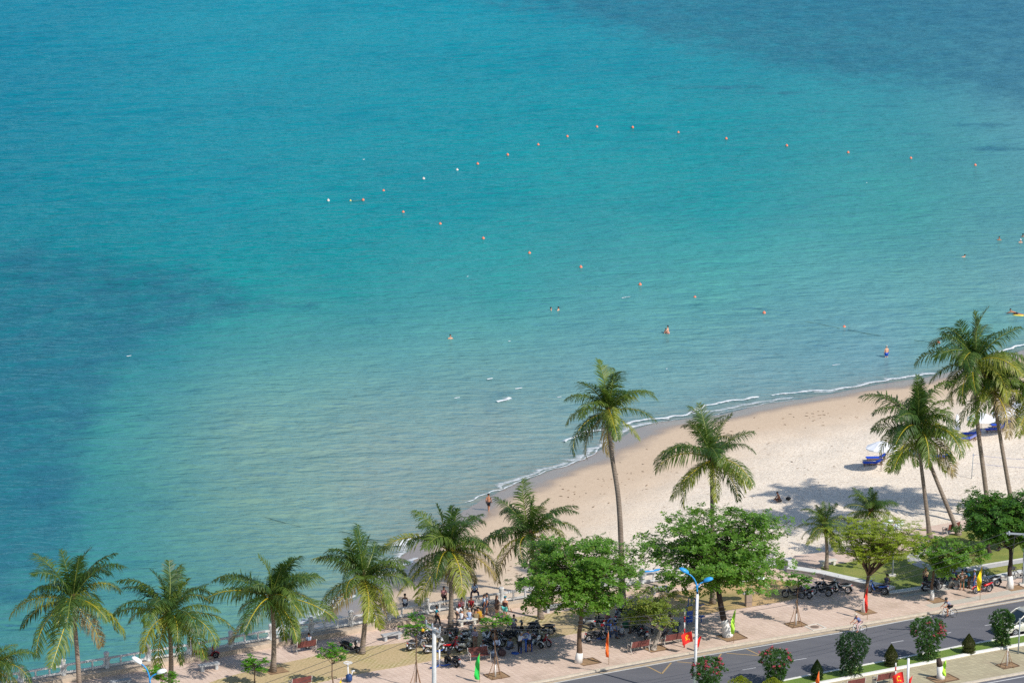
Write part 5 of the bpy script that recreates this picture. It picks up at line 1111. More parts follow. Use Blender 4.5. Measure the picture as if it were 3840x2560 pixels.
# ------------------------------------------------------------------ motorbikes (x forward)
MTYRE = pm('tyre_rubber', C(34, 34, 36), .85, .2, 9); MRIM = pm('alloy_rim', C(170, 172, 176), .3, .1, 9, .7); MSEAT = pm('black_vinyl', C(30, 30, 33), .55, .2, 8); MENG = pm('engine_metal', C(92, 92, 96), .45, .25, 9, .5); MCHR = pm('chrome_pipe', C(190, 190, 192), .22, .1, 9, .8)
MBLKP = pm('black_plastic', C(32, 33, 36), .45, .2, 8); MTAIL = pm('tail_lamp_red', C(190, 24, 22), .3, .1, 8); MPLATE = pm('number_plate_white', C(232, 234, 236), .5, .06, 9); MHEAD = pm('head_lamp_glass', C(206, 212, 216), .15, .06, 9); MMIR = pm('mirror_glass', C(200, 212, 222), .1, .05, 9, .6)
def paint(c): return pm('bike_paint_%d_%d_%d' % c, C(*c), .3, .1, 6, 0, .5, 0, .6)
def wheel_meshes(Rr, w):
    a = MB(); a.torus((0, 0, 0), Rr-w, w, 22, 8); b = MB(); b.torus((0, 0, 0), Rr-2*w, .018, 22, 5); b.tube([(0, -.06, 0), (0, .06, 0)], .05, 8)
    for k in range(5): t = 2*math.pi*k/5; b.bar((.03*math.cos(t), 0, .03*math.sin(t)), ((Rr-2*w)*math.cos(t), 0, (Rr-2*w)*math.sin(t)), .035, .03)
    return a.mesh('wheel'), b.mesh('rim')
WU = wheel_meshes(.29, .05); WS = wheel_meshes(.25, .065)
BK = {}
def bikekit(kind):
    if kind in BK: return BK[kind]
    P = []; sc = kind == 'scooter'; Rr = .25 if sc else .29; fx, rx_ = .64, -.58
    def add(name, mb, slot): P.append((name, mb.mesh(name), slot))
    b = MB()
    if sc:
        b.tube([(-.86, 0, .66), (-.6, 0, .66), (-.3, 0, .58), (-.12, 0, .42), (.05, 0, .3)], [(.1, .08), (.19, .13), (.2, .16), (.18, .14), (.16, .05)], 12)
        add('rear_body', b, 'p'); b = MB(); b.tube([(.0, 0, .27), (.32, 0, .27)], [(.18, .04), (.18, .04)], 8); add('footboard', b, 'k')
        b = MB(); b.tube([(.3, 0, .26), (.4, 0, .5), (.44, 0, .75), (.42, 0, .92)], [(.2, .05), (.22, .06), (.2, .075), (.13, .06)], 12, up=(0, 1, 0)) if False else b.tube([(.32, 0, .26), (.42, 0, .5), (.46, 0, .75), (.44, 0, .93)], [(.2, .05), (.22, .06), (.2, .08), (.12, .07)], 12); add('leg_shield', b, 'p')
    else:
        b.tube([(-.86, 0, .74), (-.6, 0, .66), (-.3, 0, .6), (-.1, 0, .56)], [(.07, .05), (.12, .09), (.14, .1), (.12, .08)], 10); add('rear_cowl', b, 'p')
        b = MB(); b.tube([(-.12, 0, .54), (.05, 0, .47), (.22, 0, .52), (.36, 0, .72)], [(.08, .07), (.07, .06), (.07, .07), (.07, .08)], 8); add('frame_cover', b, 'k')
        b = MB(); b.tube([(.16, 0, .3), (.3, 0, .5), (.4, 0, .72), (.42, 0, .88)], [(.17, .04), (.2, .05), (.17, .06), (.09, .05)], 12); add('leg_shield', b, 'p')
    b = MB(); b.tube([(-.72, 0, .79), (-.45, 0, .79), (-.2, 0, .74), (.06, 0, .68)], [(.1, .035), (.15, .06), (.15, .06), (.09, .04)], 10); add('seat', b, 's')
    b = MB(); b.ell((-.08, 0, .32), (.2, .15, .13), 10, 6); b.tube([(-.1, 0, .3), (.14, 0, .34)], .1, 8); add('engine', b, 'e')
    b = MB(); b.tube([(rx_, .1, Rr), (-.25, .11, Rr+.02)], [(.04, .05), (.05, .06)], 7); add('swing_arm', b, 'e')
    b = MB(); b.tube([(.02, -.13, .22), (-.3, -.15, .22), (-.42, -.16, .26), (-.86, -.17, .34)], [.022, .03, .05, .055], 9); add('exhaust', b, 'c')
    for sy in (-.08, .08): b = MB(); b.tube([(fx, sy, Rr), (.5, sy*.9, .72)], .026, 7); add('fork_leg', b, 'c' if not sc else 'k')
    b = MB(); b.torus((fx, 0, Rr), Rr+.035, .045, 12, 6, a0=R(20), a1=R(150)); add('front_mudguard', b, 'p')
    b = MB(); b.torus((rx_, 0, Rr), Rr+.05, .05, 10, 6, a0=R(60), a1=R(190)); add('rear_mudguard', b, 'k')
    b = MB(); b.tube([(.36, -.34, 1.0), (.42, -.16, 1.02), (.46, 0, .98), (.42, .16, 1.02), (.36, .34, 1.0)], [.02, .02, .05, .02, .02], 7); add('handlebar', b, 'k')
    b = MB(); b.ell((.52, 0, .95), (.11, .13, .1), 10, 6); add('headlight_cowl', b, 'p'); b = MB(); b.ell((.585, 0, .945), (.06, .1, .07), 10, 6); add('headlight', b, 'h')
    for sy in (-1, 1): b = MB(); b.tube([(.42, sy*.2, 1.02), (.38, sy*.3, 1.2)], .009, 5); b.ell((.37, sy*.32, 1.24), (.02, .07, .045), 8, 5); add('mirror', b, 'm')
    b = MB(); b.ell((-.87, 0, .7), (.045, .11, .05), 10, 6); add('tail_light', b, 't')
    b = MB(); b.box((-.91, 0, .52), (.014, .2, .15), M=Matrix.Rotation(R(18), 3, 'Y')); b.box((-.9, 0, .62), (.03, .03, .12)); add('number_plate', b, 'n')
    b = MB(); b.tube([(-.05, .12, .25), (-.02, .3, .03)], .014, 5); add('side_stand', b, 'e')
    b = MB(); b.tube([(-.62, -.12, .8), (-.9, -.09, .82), (-.9, .09, .82), (-.62, .12, .8)], .015, 5); add('grab_rail', b, 'c')
    BK[kind] = (P, (WS if sc else WU), Rr, fx, rx_); return BK[kind]
def bike(px, py, head, col, label, kind='underbone', seat=None, front=None, s=1.0, extra=None, lean=7):
    P, W, Rr, fx, rx_ = bikekit(kind); p = G(px, py); t = thing('motorbike', label, 'motorbike', (p.x, p.y, .0), R(head), 'parked motorbikes and scooters', s); t.rotation_euler = (R(lean), 0, R(head))
    pc = paint(col); M = {'p': pc, 'k': MBLKP, 's': seat or MSEAT, 'e': MENG, 'c': MCHR, 'h': MHEAD, 'm': MMIR, 't': MTAIL, 'n': MPLATE}
    for name, me, sl_ in P: ob(name, me, front if (front and name in ('leg_shield', 'front_mudguard')) else M[sl_], t)
    for x in (fx, rx_):
        w = ob('wheel', W[0], MTYRE, t, loc=(x, 0, Rr)); ob('rim', W[1], MRIM, w)
    return t
K_ = (36, 37, 40); WH = (214, 216, 214)
WHP = pm('white_shield', C(218, 220, 218), .35, .06, 6); DKG = (54, 58, 64)
bike(776, 2468, 12, (166, 24, 34), 'red and black scooter parked by the balustrade behind a grey stone bench', 'scooter')
bike(1316, 2444, -28, K_, 'black scooter parked beside the curved dark palm trunk', 'scooter')
B_ = (
 (1560, 2434, 40, (120, 124, 130), 'grey motorbike leftmost of the crowd behind the utility pole'), (1628, 2446, 28, (206, 204, 202), 'red and white motorbike just left of the utility pole', 'underbone', None, None),
 (1690, 2440, 50, (196, 26, 34), 'bright red motorbike seen from behind, right of the utility pole'), (1742, 2438, 48, (200, 198, 184), 'cream scooter right of the bright red motorbike', 'scooter'),
 (1693, 2494, 128, K_, 'black scooter standing apart on the pavement, red tail lamp toward the road', 'scooter'), (1700, 2392, 70, DKG, 'dark motorbike at the foot of the palm with hanging yellow fronds'),
 (1750, 2396, 60, (188, 192, 190), 'silver scooter behind the cream one', 'scooter'), (1826, 2412, 255, (206, 210, 210), 'white-fronted scooter between the standing masked man and the sapling', 'scooter'),
 (1852, 2428, 20, (40, 44, 50), 'black motorbike low behind the seated man with papers'), (1880, 2392, 12, K_, 'long black motorbike behind the sapling with the wide crown'), (1916, 2400, 30, (48, 50, 56), 'dark grey motorbike right of the sapling, behind a seated man in grey'),
 (2004, 2424, -38, (210, 214, 212), 'white scooter facing the road right of the two leaning men', 'scooter'), (2034, 2418, -42, (140, 18, 34), 'dark red motorbike facing the road, right of the white scooter'),
 (1980, 2372, 200, K_, 'black scooter nearest the palm behind the leaning men', 'scooter'), (2036, 2376, 165, (44, 44, 48), 'black motorbike with a long seat right beside the palm trunk'), (1592, 2398, -60, (46, 48, 52), 'black motorbike with yellow front lamp below the bushy sapling'), (1634, 2408, -50, (190, 194, 198), 'white-shielded motorbike behind the red and white one'),
 (2234, 2402, 24, K_, 'black motorbike with a red helmet on its handlebar in front of the others'), (2198, 2352, 130, (196, 198, 196), 'white scooter seen from behind under the left almond tree', 'scooter'), (2246, 2348, 110, DKG, 'dark motorbike with white plate under the left almond tree'),
 (2384, 2376, 112, (46, 60, 62), 'dark motorbike, white plate to the road, right of the standing pale man'), (2410, 2388, 105, K_, 'black motorbike with white plate in front of the thin yellow-green tree'), (2352, 2312, 15, (46, 46, 50), 'dark motorbike side on, far back in the shade by the tall palm foot'),
 (2420, 2330, 60, DKG, 'dark motorbike under the middle of the thin yellow-green tree'), (2448, 2362, 80, (52, 54, 58), 'dark motorbike just left of the pale gnarled trunk'), (2310, 2330, 80, (150, 154, 156), 'grey motorbike behind the seated men in the left tree shade'), (2384, 2300, 140, (44, 46, 52), 'black motorbike with a yellow bag by the tall palm foot'), (2496, 2340, 70, DKG, 'dark motorbike nearest the blue press machine'),
 (2976, 2242, 168, (44, 44, 50), 'black motorbike on the left of the four in front of the low wall'), (3014, 2238, 128, (40, 42, 46), 'black motorbike with bright white plate, second from the left by the low wall'), (3080, 2232, 150, (46, 46, 54), 'black motorbike third from the left by the low wall, handlebar high'), (3106, 2216, 160, (36, 38, 44), 'black motorbike standing nearest the low wall, behind the others'),
 (3152, 2222, 155, (206, 208, 204), 'motorbike with a white leg shield at the right end beside the low wall'), (3288, 2226, 155, (28, 78, 158), 'blue motorbike beside the whitewashed foot of the feathery tree'), (3494, 2212, 22, (62, 64, 68), 'grey and black motorbike behind the thin white-footed trunk'), (3526, 2198, 25, (120, 124, 126), 'silver motorbike partly behind the grey and black one'),
 (3686, 2222, 205, (206, 30, 34), 'bright red motorbike behind the yellow banner'), (3716, 2200, 200, (196, 198, 200), 'silver and white motorbike right behind the bright red one'))
for a in B_: bike(*a[:5], *(a[5:6] or ('underbone',)))
mb = MB(); mb.ell((0, 0, 0), (.14, .12, .13), 12, 8); HELM = mb.mesh('helmet')
def obj1(name, label, cat, loc, me, mat, rot=None): o = ob(name, me, mat, loc=loc, rot=rot); return tag(o, label, cat)
q = G(2258, 2394); obj1('helmet', 'red helmet hung on the black motorbike at the front of the shade', 'helmet', (q.x, q.y, 1.08), HELM, pm('red_helmet_shell', C(206, 30, 34), .3, .06, 6, coat=.5))
q = G(1332, 2452); obj1('helmet', 'green helmet hung below the handlebar of the black scooter by the palm', 'helmet', (q.x-.3, q.y+.1, .72), HELM, pm('green_helmet_shell', C(30, 110, 60), .3, .06, 6, coat=.5))
q = G(1586, 2408); obj1('helmet', 'yellow helmet on a motorbike below the bushy sapling', 'helmet', (q.x, q.y-.1, 1.0), HELM, pm('yellow_helmet_shell', C(226, 170, 30), .3, .06, 6, coat=.5))
mb = MB(); mb.ell((0, 0, .25), (.32, .26, .27), 12, 8); mb.tube([(0, 0, .45), (.02, 0, .6)], [.1, .04], 8); SACK = mb.mesh('sack')
for x, y, c, lab in ((1850, 2464, (92, 104, 122), 'grey-blue bulging sack at the feet of the man with papers'), (1882, 2458, (78, 58, 56), 'brown bulging sack right of the grey-blue one'), (2348, 2352, (36, 92, 64), 'green sack behind the man in the striped shirt'), (3614, 2200, (28, 96, 92), 'teal sack among the group at the right')):
    q = G(x, y); obj1('sack', lab, 'sack', (q.x, q.y, 0), SACK, pm('sack_cloth_%d' % x, C(*c), .8, .15, 5))
# ------------------------------------------------------------------ bicycles
MBIKF = pm('white_bicycle_frame', C(220, 222, 226), .35, .08, 6); MBIKB = pm('dark_bicycle_frame', C(70, 74, 80), .4, .15, 6)
a = MB(); a.torus((0, 0, 0), .325, .019, 26, 6); BWH = a.mesh('wheel'); b = MB(); b.torus((0, 0, 0), .3, .012, 26, 4)
for k in range(12): t_ = math.pi*k/6; b.bar((.02*math.cos(t_), .02*(-1)**k, .02*math.sin(t_)), (.3*math.cos(t_), 0, .3*math.sin(t_)), .004, .004)
BRIM = b.mesh('rim')
a = MB()
for p0, p1 in (((-.05, 0, .28), (-.17, 0, .78)), ((-.05, 0, .28), (.36, 0, .72)), ((-.16, 0, .74), (.34, 0, .82)), ((.33, 0, .88), (.38, 0, .68)), ((-.5, .04, .34), (-.05, .03, .28)), ((-.5, -.04, .34), (-.05, -.03, .28)), ((-.5, .04, .34), (-.15, .02, .72)), ((-.5, -.04, .34), (-.15, -.02, .72)), ((.38, 0, .68), (.5, .04, .34)), ((.38, 0, .68), (.5, -.04, .34))): a.tube([p0, p1], .018, 6)
BFRM = a.mesh('frame'); a = MB(); a.tube([(-.17, 0, .78), (-.19, 0, .9)], .014, 6); a.ell((-.2, 0, .92), (.13, .07, .03), 10, 5); BSAD = a.mesh('saddle')
a = MB(); a.tube([(.33, 0, .86), (.34, 0, .95)], .014, 6); a.tube([(.52, -.2, .8), (.54, -.2, .9), (.46, -.21, .96), (.36, -.16, .97), (.35, 0, .96), (.36, .16, .97), (.46, .21, .96), (.54, .2, .9), (.52, .2, .8)], .014, 6); BHAN = a.mesh('handlebar')
a = MB(); a.lathe([(.09, -.01), (.09, .01)], 14, M=Matrix.Rotation(R(90), 3, 'X'), c=(-.05, -.05, .28)); a.bar((-.05, -.07, .28), (.1, -.09, .2), .02, .02); a.bar((-.05, .07, .28), (-.2, .09, .36), .02, .02); BCRK = a.mesh('crank')
def bicycle(p, head, label, mat, s=1.0, basket=False, lean=0):
    t = thing('bicycle', label, 'bicycle', p, R(head), 'bicycles', s); t.rotation_euler = (R(lean), 0, R(head)); ob('frame', BFRM, mat, t); ob('saddle', BSAD, MSEAT, t); ob('handlebar', BHAN, MBLKP, t); ob('crank', BCRK, MENG, t)
    for x in (.5, -.5): w = ob('wheel', BWH, MTYRE, t, loc=(x, 0, .345)); ob('rim', BRIM, MRIM, w)
    if basket: mb = MB(); mb.box((.6, 0, .9), (.26, .34, .24), top=1.15); bo(mb, 'basket', MENG, t, smooth=False)
    return t
def mid2(a, b, z): p, q = G(*a, z), G(*b, z); return (p+q)/2, math.degrees(math.atan2((p-q).y, (p-q).x))
CY1, H1 = mid2((3533, 2320), (3576, 2313), ZR); CY2, H2 = mid2((3195, 2381), (3238, 2373), ZR)
bicycle(CY1, H1, 'white racing bicycle ridden by the helmeted cyclist', MBIKF); bicycle(CY2, H2, 'white bicycle ridden by the cyclist in the pale cap', MBIKF)
p = G(1668, 2386); bicycle(p, 200, 'old bicycle with a basket parked against the palm with hanging yellow fronds', MBIKB, basket=True, lean=6)
p = G(2386, 2284); bicycle(p, 175, 'bicycle parked on the dry grass edge behind the thin yellow-green tree', MBIKB, lean=6); p = G(3826, 2170); bicycle(p, 190, 'bicycle with a steel basket at the right edge near the dark almond trunk', MBIKB, basket=True, lean=5)
p = G(1594, 2318); bicycle(p, 195, 'bicycle leaning by the balustrade behind the bushy sapling', MBIKB, lean=8)
# ------------------------------------------------------------------ the car (x forward)
def car():
    p = G(3843, 2372, ZR); hd = math.degrees(ROADA)+180
    # front left wheel shows at 3806, 2386: put the body so that it falls there
    wheel = G(3806, 2387, ZR); f = Vector((-math.cos(ROADA), -math.sin(ROADA), 0)); side = Vector((-f.y, f.x, 0)); c = wheel-f*1.38-side*.78
    t = thing('car', 'pale gold people carrier driving left at the right edge of the road', 'car', c, math.atan2(f.y, f.x))
    MP = pm('champagne_paint', C(206, 204, 192), .25, .05, 3, .25, .5, 0, .8); MGL = pm('tinted_glass', C(34, 48, 56), .06, .1, 3, 0, .6); MHL = MHEAD
    def sec(x, w, z0, z1, k=.86, n=16):
        out = []
        for i in range(n):
            a = 2*math.pi*(i+.5)/n; ca, sa = math.cos(a), math.sin(a); q = .38
            y = w*math.copysign(abs(ca)**q, ca); z = (z0+z1)/2+(z1-z0)/2*math.copysign(abs(sa)**q, sa)
            if sa > 0: y *= 1-(1-k)*sa**3
            out.append(Vector((x, y, z)))
        return out
    mb = MB(); mb.loft([sec(x, w, z0, z1, k) for x, w, z0, z1, k in ((-2.28, .7, .42, .92, .9), (-2.2, .82, .3, 1.0, .92), (-1.4, .88, .26, 1.02, .95), (0, .885, .26, 1.02, .95), (.9, .88, .26, 1.02, .93), (1.25, .87, .27, .98, .88), (1.7, .85, .28, .88, .86), (2.05, .79, .3, .76, .84), (2.22, .66, .36, .66, .84), (2.28, .5, .42, .58, .9))]); bo(mb, 'body', MP, t)
    mb = MB(); mb.loft([sec(x, w, z0, z1, k) for x, w, z0, z1, k in ((-2.2, .72, .9, 1.2, .9), (-2.05, .77, .9, 1.6, .82), (-1.2, .79, .95, 1.7, .8), (-.1, .79, .95, 1.71, .8), (.35, .785, .95, 1.6, .8), (.85, .78, .93, 1.27, .84), (1.3, .76, .9, 1.0, .9))]); bo(mb, 'cabin_glass', MGL, t)
    mb = MB(); mb.loft([sec(x, w, z0, z1, k, 12) for x, w, z0, z1, k in ((-2.08, .6, 1.55, 1.63, .9), (-1.2, .66, 1.66, 1.745, .9), (-.1, .66, 1.67, 1.755, .9), (.3, .6, 1.6, 1.665, .9))]); bo(mb, 'roof', MP, t)
    for sy in (-1, 1):
        mb = MB(); mb.tube([(1.36, sy*.78, .98), (.85, sy*.73, 1.3), (.32, sy*.66, 1.63), (-.1, sy*.64, 1.72)], .045, 6); bo(mb, 'windscreen_pillar', MP, t)
        mb = MB(); mb.tube([(.25, sy*.79, 1.0), (.1, sy*.7, 1.68)], .04, 6); bo(mb, 'door_pillar', MP, t)
        mb = MB(); mb.ell((.95, sy*.99, 1.08), (.09, .13, .09), 10, 6); bo(mb, 'wing_mirror', MP, t)
        mb = MB(); mb.ell((2.06, sy*.6, .68), (.2, .17, .11), 12, 6); bo(mb, 'headlight', MHL, t)
        for x in (1.38, -1.38):
            mb = MB(); mb.torus((x, sy*.8, .32), .235, .095, 24, 8); w = bo(mb, 'wheel', MTYRE, t); mb = MB(); mb.torus((x, sy*.87, .32), .2, .025, 20, 5); mb.lathe([(.06, -.03), (.06, .03)], 10, M=Matrix.Rotation(R(90), 3, 'X'), c=(x, sy*.88, .32))
            for k in range(7): a = 2*math.pi*k/7; mb.bar((x, sy*.88, .32), (x+.2*math.cos(a), sy*.88, .32+.2*math.sin(a)), .05, .03)
            bo(mb, 'rim', MRIM, w); mb = MB(); mb.lathe([(.33, -.03), (.33, .03)], 20, M=Matrix.Rotation(R(90), 3, 'X'), c=(x, sy*.845, .33)); bo(mb, 'wheel_arch', MBLKP, w)
        mb = MB(); mb.bar((.3, sy*.89, .82), (.5, sy*.89, .82), .02, .03); bo(mb, 'door_handle', MP, t)
    mb = MB(); mb.box((2.26, 0, .58), (.06, .7, .12)); bo(mb, 'grille', MBLKP, t, smooth=False); mb = MB(); mb.box((2.31, 0, .44), (.02, .46, .12)); bo(mb, 'number_plate', MPLATE, t, smooth=False)
    mb = MB(); mb.tube([(1.25, .3, 1.03), (.95, -.25, 1.21)], .012, 5); bo(mb, 'wiper', MBLKP, t)
car()
# ------------------------------------------------------------------ people (x forward), one skinned body per pose
def V(*a): return Vector(a)
def pose(kind):
    P = dict(pel=V(0, 0, .92), spi=V(0, 0, 1.08), che=V(.01, 0, 1.27), nb=V(0, 0, 1.40), nk=V(.01, 0, 1.46), ch=V(.03, 0, 1.52), hm=V(.02, 0, 1.6), ht=V(.0, 0, 1.67))
    def arms(sl, el, wl, er=None, wr=None):
        P['sL'] = P['nb']+V(0, .155, -.035); P['sR'] = P['nb']+V(0, -.155, -.035)
        for k, e, w, m in (('L', el, wl, 1), ('R', er or el, wr or wl, -1)):
            P['e'+k] = P['nb']+V(e[0], e[1]*m, e[2]); P['w'+k] = P['nb']+V(w[0], w[1]*m, w[2]); d = (P['w'+k]-P['e'+k]).normalized(); P['h'+k] = P['w'+k]+d*.08
    def legs(kl, al, kr=None, ar=None, toe=(.17, 0, -.05)):
        P['hL'] = P['pel']+V(0, .095, -.04); P['hR'] = P['pel']+V(0, -.095, -.04)
        for k, kn, an, m in (('L', kl, al, 1), ('R', kr or kl, ar or al, -1)):
            P['k'+k] = V(kn[0], kn[1]*m, kn[2]); P['a'+k] = V(an[0], an[1]*m, an[2]); P['t'+k] = P['a'+k]+V(*toe)
    def bodyat(pel, lean, hb=0):
        b = V(*pel); u = V(math.sin(lean), 0, math.cos(lean)); u2 = V(math.sin(lean+hb), 0, math.cos(lean+hb)); P['pel'] = b; P['spi'] = b+u*.16; P['che'] = b+u*.35; P['nb'] = b+u*.48
        P['nk'] = P['nb']+u2*.06; f = V(u2.z, 0, -u2.x); P['ch'] = P['nk']+u2*.06+f*.025; P['hm'] = P['nk']+u2*.14+f*.015; P['ht'] = P['nk']+u2*.21
    if kind == 'stand': arms(0, (0, .21, -.30), (.05, .23, -.55)); legs((.02, .1, .49), (0, .1, .07))
    if kind == 'hips': arms(0, (-.1, .36, -.24), (.03, .2, -.44)); legs((.02, .11, .49), (0, .13, .07))
    if kind == 'fold': arms(0, (.04, .22, -.28), (.22, .04, -.32)); legs((.02, .1, .49), (0, .1, .07))
    if kind == 'walk': arms(0, (-.12, .2, -.27), (-.02, .22, -.5), (.1, .2, -.28), (.24, .2, -.48)); legs((.2, .08, .52), (.26, .08, .08), (-.02, .08, .49), (-.32, .08, .13))
    if kind == 'sit': bodyat((0, 0, .53), .12, .05); arms(0, (.12, .2, -.28), (.34, .12, -.42)); legs((.42, .11, .5), (.4, .11, .08))
    if kind == 'sitwide': bodyat((0, 0, .53), .35, .05); arms(0, (.16, .24, -.26), (.34, .14, -.36)); legs((.40, .26, .5), (.42, .3, .08))
    if kind == 'ground': bodyat((0, 0, .13), .38, .1); arms(0, (.2, .22, -.22), (.38, .1, -.2)); legs((.36, .17, .46), (.34, .16, .07))
    if kind == 'cross': bodyat((0, 0, .13), .28, .2); arms(0, (.14, .22, -.28), (.32, .1, -.4)); legs((.36, .3, .2), (.3, -.02, .08), None, None, (.08, .1, -.02))
    if kind == 'bend': bodyat((0, 0, .9), .95, .1); arms(0, (.05, .2, -.3), (.2, .14, -.42)); legs((.04, .1, .49), (0, .1, .07))
    if kind == 'leanfwd': bodyat((-.1, 0, .88), .55, .0); arms(0, (.16, .2, -.26), (.36, .1, -.3)); legs((0, .1, .49), (-.04, .11, .07))
    if kind == 'cycle': bodyat((-.2, 0, .98), .72, -.35); arms(0, (.12, .2, -.24), (.33, .19, -.36)); legs((.16, .09, .72), (.06, .1, .27), (.2, .09, .88), (-.1, .1, .52))
    if kind == 'smoke': arms(0, (.1, .22, -.27), (.26, .1, -.06), (-.02, .21, -.29), (.05, .23, -.53)); legs((.02, .1, .49), (0, .1, .07))
    if kind == 'swim': bodyat((0, 0, -.12), 1.25, -.7); arms(0, (.2, .25, -.12), (.4, .2, -.2)); legs((-.42, .1, -.2), (-.82, .1, -.24), None, None, (-.15, 0, -.02))
    if kind == 'wadeout': arms(0, (.05, .3, -.24), (.2, .36, -.36)); legs((.02, .1, .49), (0, .1, .07))
    if kind == 'recline': bodyat((0, 0, .53), -.5, .35); arms(0, (-.16, .22, -.26), (-.2, .2, -.46)); legs((.44, .1, .6), (.72, .1, .2))
    return P
RAD = dict(pel=.135, spi=.118, che=.14, nb=.085, nk=.052, ch=.066, hm=.094, ht=.062, s=.062, e=.043, w=.03, h=.034, hp=.098, k=.06, a=.04, t=.036)
CH_BODY = [('pel', 'spi'), ('spi', 'che'), ('che', 'nb'), ('nb', 'nk'), ('nk', 'ch'), ('ch', 'hm'), ('hm', 'ht')]+[x for k in 'LR' for x in (('nb', 's'+k), ('s'+k, 'e'+k), ('e'+k, 'w'+k), ('w'+k, 'h'+k), ('pel', 'h_'+k), ('h_'+k, 'k'+k), ('k'+k, 'a'+k), ('a'+k, 't'+k))]
def prep(P):
    Q = dict(P)
    for k in 'LR': Q['h_'+k] = P['hL' if k == 'L' else 'hR'] if False else None
    return Q
PEND = []; PM = {}
def skin_req(key, pts, rads, edges, root):
    """queue a skinned mesh; all are evaluated in one go"""
    me = bpy.data.meshes.new(key); me.from_pydata([tuple(p) for p in pts], edges, []); o = bpy.data.objects.new(key, me); COL.objects.link(o)
    md = o.modifiers.new('s', 'SKIN'); md.use_smooth_shade = True; md.branch_smoothing = .4
    for i, r in enumerate(rads): me.skin_vertices[0].data[i].radius = (r, r)
    me.skin_vertices[0].data[root].use_root = True; sd_ = o.modifiers.new('u', 'SUBSURF'); sd_.levels = 1; sd_.render_levels = 1
    PEND.append((key, o))
POSES = ('stand', 'hips', 'fold', 'walk', 'sit', 'sitwide', 'ground', 'cross', 'bend', 'leanfwd', 'cycle', 'smoke', 'swim', 'wadeout', 'recline'); JT = {}
for kd in POSES:
    P = pose(kd); hipL, hipR = P['pel']+V(0, .095, -.04), P['pel']+V(0, -.095, -.04)
    J = {k: v for k, v in P.items()}; J['hipL'], J['hipR'] = hipL, hipR
    handL, handR = P['wL']+(P['wL']-P['eL']).normalized()*.07, P['wR']+(P['wR']-P['eR']).normalized()*.07
    J['hdL'], J['hdR'] = handL, handR; JT[kd] = J
    names = ['pel', 'spi', 'che', 'nb', 'nk', 'ch', 'hm', 'ht']+[x+k for k in 'LR' for x in ('s', 'e', 'w', 'hd', 'hip', 'k', 'a', 't')]; ix = {n_: i for i, n_ in enumerate(names)}
    rr = []
    for n_ in names:
        b = n_[:-1] if n_[-1] in 'LR' else n_; rr.append({'hd': .036, 'hip': .098}.get(b, RAD.get(b, .05)))
    E = [('pel', 'spi'), ('spi', 'che'), ('che', 'nb'), ('nb', 'nk'), ('nk', 'ch'), ('ch', 'hm'), ('hm', 'ht')]
    for k in 'LR': E += [('che', 's'+k), ('s'+k, 'e'+k), ('e'+k, 'w'+k), ('w'+k, 'hd'+k), ('pel', 'hip'+k), ('hip'+k, 'k'+k), ('k'+k, 'a'+k), ('a'+k, 't'+k)]
    skin_req('body|'+kd, [J[n_] for n_ in names], rr, [(ix[a], ix[b]) for a, b in E], 0)
    def sub(key, L, E2, root=0):
        L2 = {}; pts = []; rs = []
        for n_, p_, r_ in L: L2[n_] = len(pts); pts.append(p_); rs.append(r_)
        skin_req(key+'|'+kd, pts, rs, [(L2[a], L2[b]) for a, b in E2], root)
    mid = lambda a, b, f: J[a].lerp(J[b], f)
    T0 = [('pel', J['pel'], .155), ('spi', J['spi'], .138), ('che', J['che'], .158), ('nb', J['nb']-(J['nb']-J['che'])*.1, .092)]
    TE = [('pel', 'spi'), ('spi', 'che'), ('che', 'nb')]
    sub('shirt', T0+[(n_+k, p_, r_) for k in 'LR' for n_, p_, r_ in (('s', J['s'+k], .082), ('m', mid('s'+k, 'e'+k, .72), .068))], TE+[x for k in 'LR' for x in (('che', 's'+k), ('s'+k, 'm'+k))])
    sub('long_sleeved_shirt', T0+[(n_+k, p_, r_) for k in 'LR' for n_, p_, r_ in (('s', J['s'+k], .082), ('e', J['e'+k], .06), ('w', mid('e'+k, 'w'+k, .9), .045))], TE+[x for k in 'LR' for x in (('che', 's'+k), ('s'+k, 'e'+k), ('e'+k, 'w'+k))])
    sub('vest', [(n_, p_, r_*1.08) for n_, p_, r_ in T0]+[('s'+k, J['s'+k].lerp(J['che'], .12), .085) for k in 'LR'], TE+[('che', 's'+k) for k in 'LR'])
    H0 = [('pel', J['pel']+V(0, 0, .02), .15)]
    sub('trousers', H0+[(n_+k, p_, r_) for k in 'LR' for n_, p_, r_ in (('hip', J['hip'+k], .115), ('k', J['k'+k], .08), ('a', mid('k'+k, 'a'+k, .93), .062))], [x for k in 'LR' for x in (('pel', 'hip'+k), ('hip'+k, 'k'+k), ('k'+k, 'a'+k))])
    sub('shorts', H0+[(n_+k, p_, r_) for k in 'LR' for n_, p_, r_ in (('hip', J['hip'+k], .118), ('k', mid('hip'+k, 'k'+k, .82), .095))], [x for k in 'LR' for x in (('pel', 'hip'+k), ('hip'+k, 'k'+k))])
DG = bpy.context.evaluated_depsgraph_get(); DG.update()
for key, o in PEND: PM[key] = bpy.data.meshes.new_from_object(o.evaluated_get(DG), depsgraph=DG)
for key, o in PEND:
    me = o.data; bpy.data.objects.remove(o); bpy.data.meshes.remove(me)
